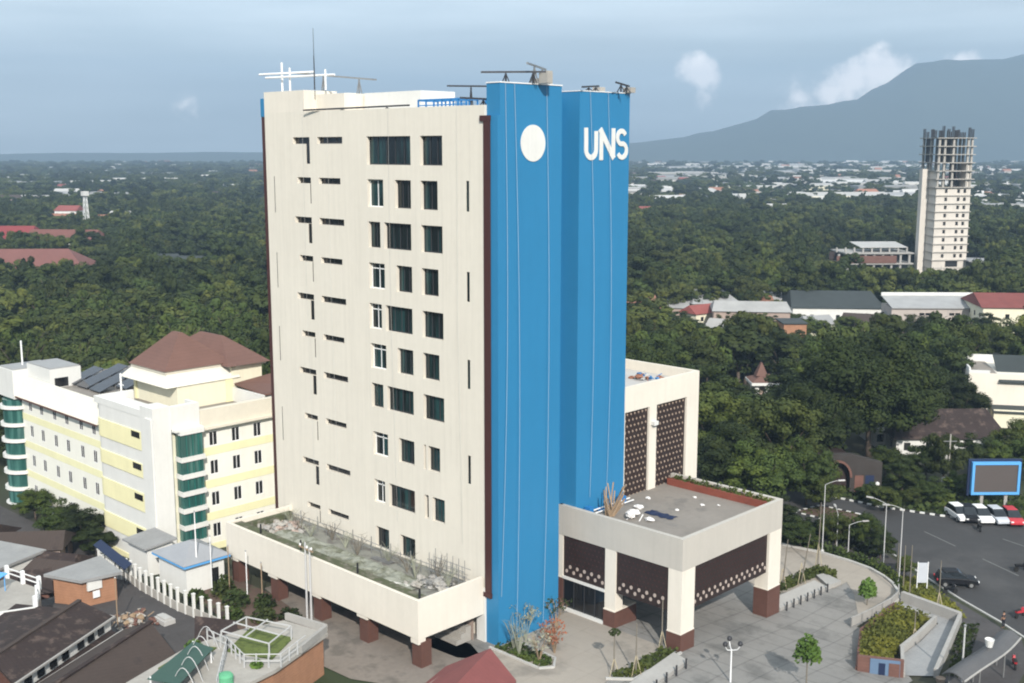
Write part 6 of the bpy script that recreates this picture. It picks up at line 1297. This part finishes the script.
def trunk_mesh(name, seed, h_, r, spread, top):
    rr = random.Random(seed); mb = MB(); p = Vector((0, 0, -.4)); q = Vector((rr.uniform(-.2, .2), rr.uniform(-.2, .2), h_ * .5)); mb.tube(p, q, r * 1.25, r * .85, 8)
    for k in range(6):
        a = k * 1.05 + rr.uniform(-.3, .3); m_ = q + Vector((math.cos(a) * spread * .4, math.sin(a) * spread * .4, (top - h_ * .5) * .45)); e = m_ + Vector((math.cos(a) * spread * .4, math.sin(a) * spread * .4, (top - h_ * .5) * .4))
        mb.tube(q, m_, r * .5, r * .32, 6); mb.tube(m_, e, r * .32, r * .1, 5)
    me = mb.mesh(name, smooth=True); me.materials.append(MT['bark']); return me
KIND = []   # (crown, trunk, height at scale 1, radius)
def kind(nm, seed, rx, rz, z0, clumps, leaves, leaf, m, shape): KIND.append((crown_mesh('crown', seed, rx, rz, z0, clumps, leaves, leaf, m, shape), trunk_mesh('trunk', seed, z0 + rz * .4, rx * .05, rx * .8, z0 + rz * .75), 0, rx)); KIND[-1] = KIND[-1][:2] + (max(v.co.z for v in KIND[-1][0].vertices) * .97, rx)
# 0-3 near kinds (fine leaves), 4-8 far kinds (bigger leaves)
kind('n0', 1, 5.0, 9.0, 3.0, 54, 230, .36, 'leaf_wood', 'round'); kind('n1', 2, 5.4, 8.0, 3.2, 52, 230, .37, 'leaf_olive', 'round'); kind('n2', 3, 4.8, 9.5, 2.6, 54, 230, .35, 'leaf_dark', 'round'); kind('n3', 4, 8.8, 15.5, 4.6, 130, 380, .40, 'leaf_wood', 'round')
kind('f0', 11, 5.4, 6.5, 4.2, 30, 120, .60, 'leaf_wood', 'flat'); kind('f1', 12, 5.0, 8.0, 3.2, 30, 120, .60, 'leaf_olive', 'round'); kind('f2', 13, 4.6, 8.5, 3.0, 30, 120, .58, 'leaf_dark', 'round'); kind('f3', 14, 5.6, 7.0, 3.6, 30, 120, .62, 'leaf_olive', 'flat'); kind('f4', 15, 5.2, 7.5, 3.4, 28, 120, .60, 'leaf_gold', 'round')
made = {}
def tree(k, p, hgt, wide, label, group, rz, name='tree'):
    s = hgt / KIND[k][2]; sxy = wide / KIND[k][3]
    if k not in made:
        t = thing(name, label, 'tree', p, rz, group); part('crown', KIND[k][0], 'leaf_wood', t, world=False); part('trunk', KIND[k][1], 'bark', t, world=False); made[k] = t
    else: t = dup(made[k], p, rz, None, label, group)
    t.location = p; t.rotation_euler = (0, 0, rz); t.scale = (sxy, sxy, s); t['label'] = label
    if group: t['group'] = group
    elif 'group' in t: del t['group']
    return t
rr = random.Random(21)
NEAR = [(868, 458, 20.0, 9.2, 3, 'largest round-crowned tree, standing left of the long dark roofed house', None),
 (656, 402, 13.5, 6.5, 0, None, 0), (690, 392, 11, 6.2, 1, None, 0), (706, 440, 12.5, 6.2, 2, None, 0), (747, 474, 11.2, 6.2, 0, None, 0), (778, 486, 12.5, 6, 1, None, 0), (812, 474, 13.5, 5.8, 0, None, 0), (735, 405, 4.2, 4.0, 0, None, 0), (800, 432, 12, 6.2, 2, None, 0),
 (826, 415, 13, 6, 0, None, 0), (706, 470, 12, 5.6, 1, None, 0), (728, 505, 11.5, 5.2, 2, None, 0), (756, 512, 10, 4.8, 0, None, 0), (668, 372, 10.5, 6, 0, None, 0), (640, 372, 11, 6.2, 2, None, 0), (700, 362, 5.5, 4.5, 1, None, 0), (722, 372, 6, 4.5, 2, None, 0), (640, 420, 15, 6, 0, None, 0), (800, 408, 4.5, 4.0, 1, None, 0), (770, 420, 4.6, 4, 0, None, 0), (815, 445, 10, 5, 2, None, 0), (745, 432, 5.0, 4.2, 1, None, 0),
 (912, 436, 9.5, 5.0, 0, None, 1), (946, 408, 14, 6.2, 2, None, 1), (930, 392, 14, 6, 0, None, 1), (958, 385, 12, 5.6, 1, None, 1), (850, 392, 11, 6, 0, None, 1), (905, 392, 11, 6, 2, None, 1), (960, 362, 10, 5.2, 0, None, 1), (930, 362, 10, 5.4, 2, None, 1), (990, 366, 9, 5, 1, None, 1), (1015, 358, 9, 5.2, 0, None, 1), (890, 362, 7, 5.2, 1, None, 1), (850, 366, 8, 5.4, 2, None, 1), (825, 372, 10, 5.2, 0, None, 1), (962, 428, 9, 4.2, 2, None, 1), (945, 420, 9, 4.4, 0, None, 1),
 (942, 488, 7.5, 3.0, 1, None, 2), (925, 482, 6, 2.9, 0, None, 2), (902, 494, 5, 2.6, 2, None, 2), (1016, 470, 8, 3.4, 1, None, 2), (1030, 482, 7, 3.2, 0, None, 2), (976, 476, 6, 3.0, 2, None, 2), (958, 496, 3.6, 2.0, 0, None, 2), (885, 480, 5.5, 2.8, 0, None, 2), (912, 507, 2.6, 1.6, 1, None, 2), (868, 500, 2.4, 1.5, 0, None, 2), (1000, 478, 6, 2.8, 0, None, 2),
 (866, 552, 5.0, 1.9, 0, None, 3), (848, 545, 3.0, 1.5, 1, None, 3), (790, 540, 3.0, 1.8, 0, None, 3), (812, 538, 2.6, 1.5, 2, None, 3),
 (806, 506, 9, 3.6, 0, None, 2), (820, 512, 5, 2.6, 1, None, 2), (884, 512, 3.4, 2.2, 1, None, 2), (930, 505, 3.6, 2.2, 0, None, 2), (880, 560, 3.6, 1.8, 2, None, 3), (835, 548, 4.2, 2.0, 1, None, 3), (800, 548, 3.6, 2.0, 0, None, 3), (776, 535, 5, 2.4, 2, None, 3), (904, 577, 2.4, 1.2, 1, None, 3),
 (82, 548, 5.5, 3.2, 2, None, 4), (62, 540, 5.0, 2.8, 0, None, 4), (98, 556, 4.0, 2.2, 2, None, 4), (36, 520, 4.5, 2.4, 0, None, 4), (8, 470, 9, 4, 2, None, 4), (206, 528, 5, 1.6, 0, None, 4)]
GL = ['leafy tree in the close grove behind the canopy and annex', 'leafy tree between the large round tree, the warehouse and the white building', 'small roadside tree behind the painted kerb near the billboard', 'small tree in the hedge beside the driveway', 'small dark tree beside the yellow building and the brick shed', 'small garden tree between the houses and sheds right of the blue slabs']
for i in range(60):
    NEAR.append((rr.uniform(615, 800), rr.uniform(338, 372), rr.uniform(3.6, 6.2), rr.uniform(2.6, 4.6), rr.choice([0, 1, 2]), None, 0))
for i in range(34):
    NEAR.append((rr.uniform(660, 1000), rr.uniform(326, 338), rr.uniform(3.0, 5.6), rr.uniform(2.2, 3.8), rr.choice([0, 1, 2]), None, 5))
for px, py, h_, r, k, l, g in NEAR:
    p = ground_at(px, py); tree(k, p, h_ * rr.uniform(.96, 1.04), r, l or GL[g], None if l else GL[g].replace('leafy tree', 'trees').replace('small roadside tree', 'trees').replace('small dark tree', 'trees').replace('small tree', 'trees').replace('small garden tree', 'trees'), rr.uniform(0, 6.28))
# the woods: jittered grid over the view, nearest as single trees, the rest as one mass
ZONES = [(610, 1100, 0, 222), (660, 800, 246, 326), (784, 895, 232, 332), (880, 998, 232, 318), (980, 1060, 225, 320), (612, 668, 285, 330), (895, 992, 368, 470), (826, 912, 378, 470), (-60, 275, 0, 176),   # px0, px1, d0, d1 kept clear
         (-60, 108, 388, 446), (-60, 114, 484, 555), (146, 214, 398, 465), (205, 250, 352, 382), (44, 90, 660, 740), (94, 140, 655, 760), (150, 160, 610, 655), (160, 195, 870, 920), (775, 796, 535, 580), (740, 790, 770, 880), (628, 652, 735, 780), (280, 610, 0, 260)]
cand = []
d = 176.0
while d < 3300:
    st = 6.6 if d < 330 else (7.4 if d < 900 else 15 if d < 1700 else 24)
    wpx = st / d * F_PX; px = -90.0
    while px < 1115:
        x = px + rr.uniform(-.5, .5) * wpx; e = d + rr.uniform(-.5, .5) * st; px += wpx
        if any(a <= x <= b and c <= e <= f for a, b, c, f in ZONES): continue
        if e > 900 and rr.random() < (.42 if x < 300 else .78): continue
        if 520 < e < 900 and rr.random() < .06: continue
        if 290 < x < 600 and rr.random() < .3: continue
        cand.append((e, x, st))
    d += st * .92
single = [c for c in cand if (-6 <= c[1] <= 256 or 640 <= c[1] <= 1030)]; single.sort(); single = single[:225]; ss = set(single); rest = [c for c in cand if c not in ss]
print('trees', len(single), len(rest))
for e, x, st in single:
    p = polar(e, x); side = 'left' if x < 300 else 'right'; k = rr.choice([4, 4, 5, 6, 7, 8]) if side == 'left' else rr.choice([4, 5, 5, 6, 7, 8])
    near = e < 245 if side == 'left' else e < 300
    l = ('broad green tree in the front rows of the wood behind the yellow building' if near else 'broad green tree deep in the wood left of the tower') if side == 'left' else ('green tree among the houses right of the blue slabs' if near else 'green tree in the wood before the unfinished tower')
    q = rr.uniform(.72, 1.22); tree(k, p, rr.uniform(9, 11.8) * q, rr.uniform(4.6, 6.2) * q, l, l.replace('tree', 'trees', 1), rr.uniform(0, 6.28))
pts = []; att = []
for e, x, st in rest:
    p = polar(e, x); sc = 1 if st < 8 else (1.45 if st < 20 else 2.0); pts.append(tuple(p)); sw = (rr.uniform(.7, 1.4) if rr.random() < .88 else rr.uniform(1.5, 2.1)) * sc; att.append((rr.choice([0, 0, 1, 2, 2, 3, 4]), sw, rr.uniform(.6, 1.3) * (1 if st < 8 else 1.15), rr.uniform(0, 6.28)))
me = bpy.data.meshes.new('forest'); me.from_pydata(pts, [], [])
for nm, ty, i in (('kd', 'INT', 0), ('sw', 'FLOAT', 1), ('sh', 'FLOAT', 2), ('rz', 'FLOAT', 3)):
    a = me.attributes.new(nm, ty, 'POINT'); a.data.foreach_set('value', [t[i] for t in att])
fo = bpy.data.objects.new('forest', me); C.objects.link(fo); tag(fo, 'wide dark green wood covering the plain behind the buildings', 'wood', kind='stuff')
ng = bpy.data.node_groups.new('forest_nodes', 'GeometryNodeTree'); ng.interface.new_socket('Geometry', in_out='INPUT', socket_type='NodeSocketGeometry'); ng.interface.new_socket('Geometry', in_out='OUTPUT', socket_type='NodeSocketGeometry')
gi = N(ng, 'NodeGroupInput'); go = N(ng, 'NodeGroupOutput'); jn = N(ng, 'GeometryNodeJoinGeometry')
def named(nm, ty):
    n = N(ng, 'GeometryNodeInputNamedAttribute', data_type=ty); n.inputs[0].default_value = nm; return n.outputs[0]
cs = N(ng, 'ShaderNodeCombineXYZ'); L(ng, named('sw', 'FLOAT'), cs.inputs[0]); L(ng, named('sw', 'FLOAT'), cs.inputs[1]); L(ng, named('sh', 'FLOAT'), cs.inputs[2]); cr_ = N(ng, 'ShaderNodeCombineXYZ'); L(ng, named('rz', 'FLOAT'), cr_.inputs[2]); kd = named('kd', 'INT')
for k in range(5):
    src = next(o for o in made[4 + k].children if o.name.startswith('crown'))
    oi = N(ng, 'GeometryNodeObjectInfo', transform_space='ORIGINAL'); oi.inputs['Object'].default_value = src; oi.inputs['As Instance'].default_value = True
    cp = N(ng, 'FunctionNodeCompare', data_type='INT', operation='EQUAL'); L(ng, kd, cp.inputs[2]); cp.inputs[3].default_value = k
    ip = N(ng, 'GeometryNodeInstanceOnPoints'); L(ng, gi.outputs[0], ip.inputs['Points']); L(ng, cp.outputs[0], ip.inputs['Selection']); L(ng, oi.outputs['Geometry'], ip.inputs['Instance']); L(ng, cr_.outputs[0], ip.inputs['Rotation']); L(ng, cs.outputs[0], ip.inputs['Scale']); L(ng, ip.outputs[0], jn.inputs[0])
L(ng, jn.outputs[0], go.inputs[0]); fo.modifiers.new('forest', 'NODES').node_group = ng
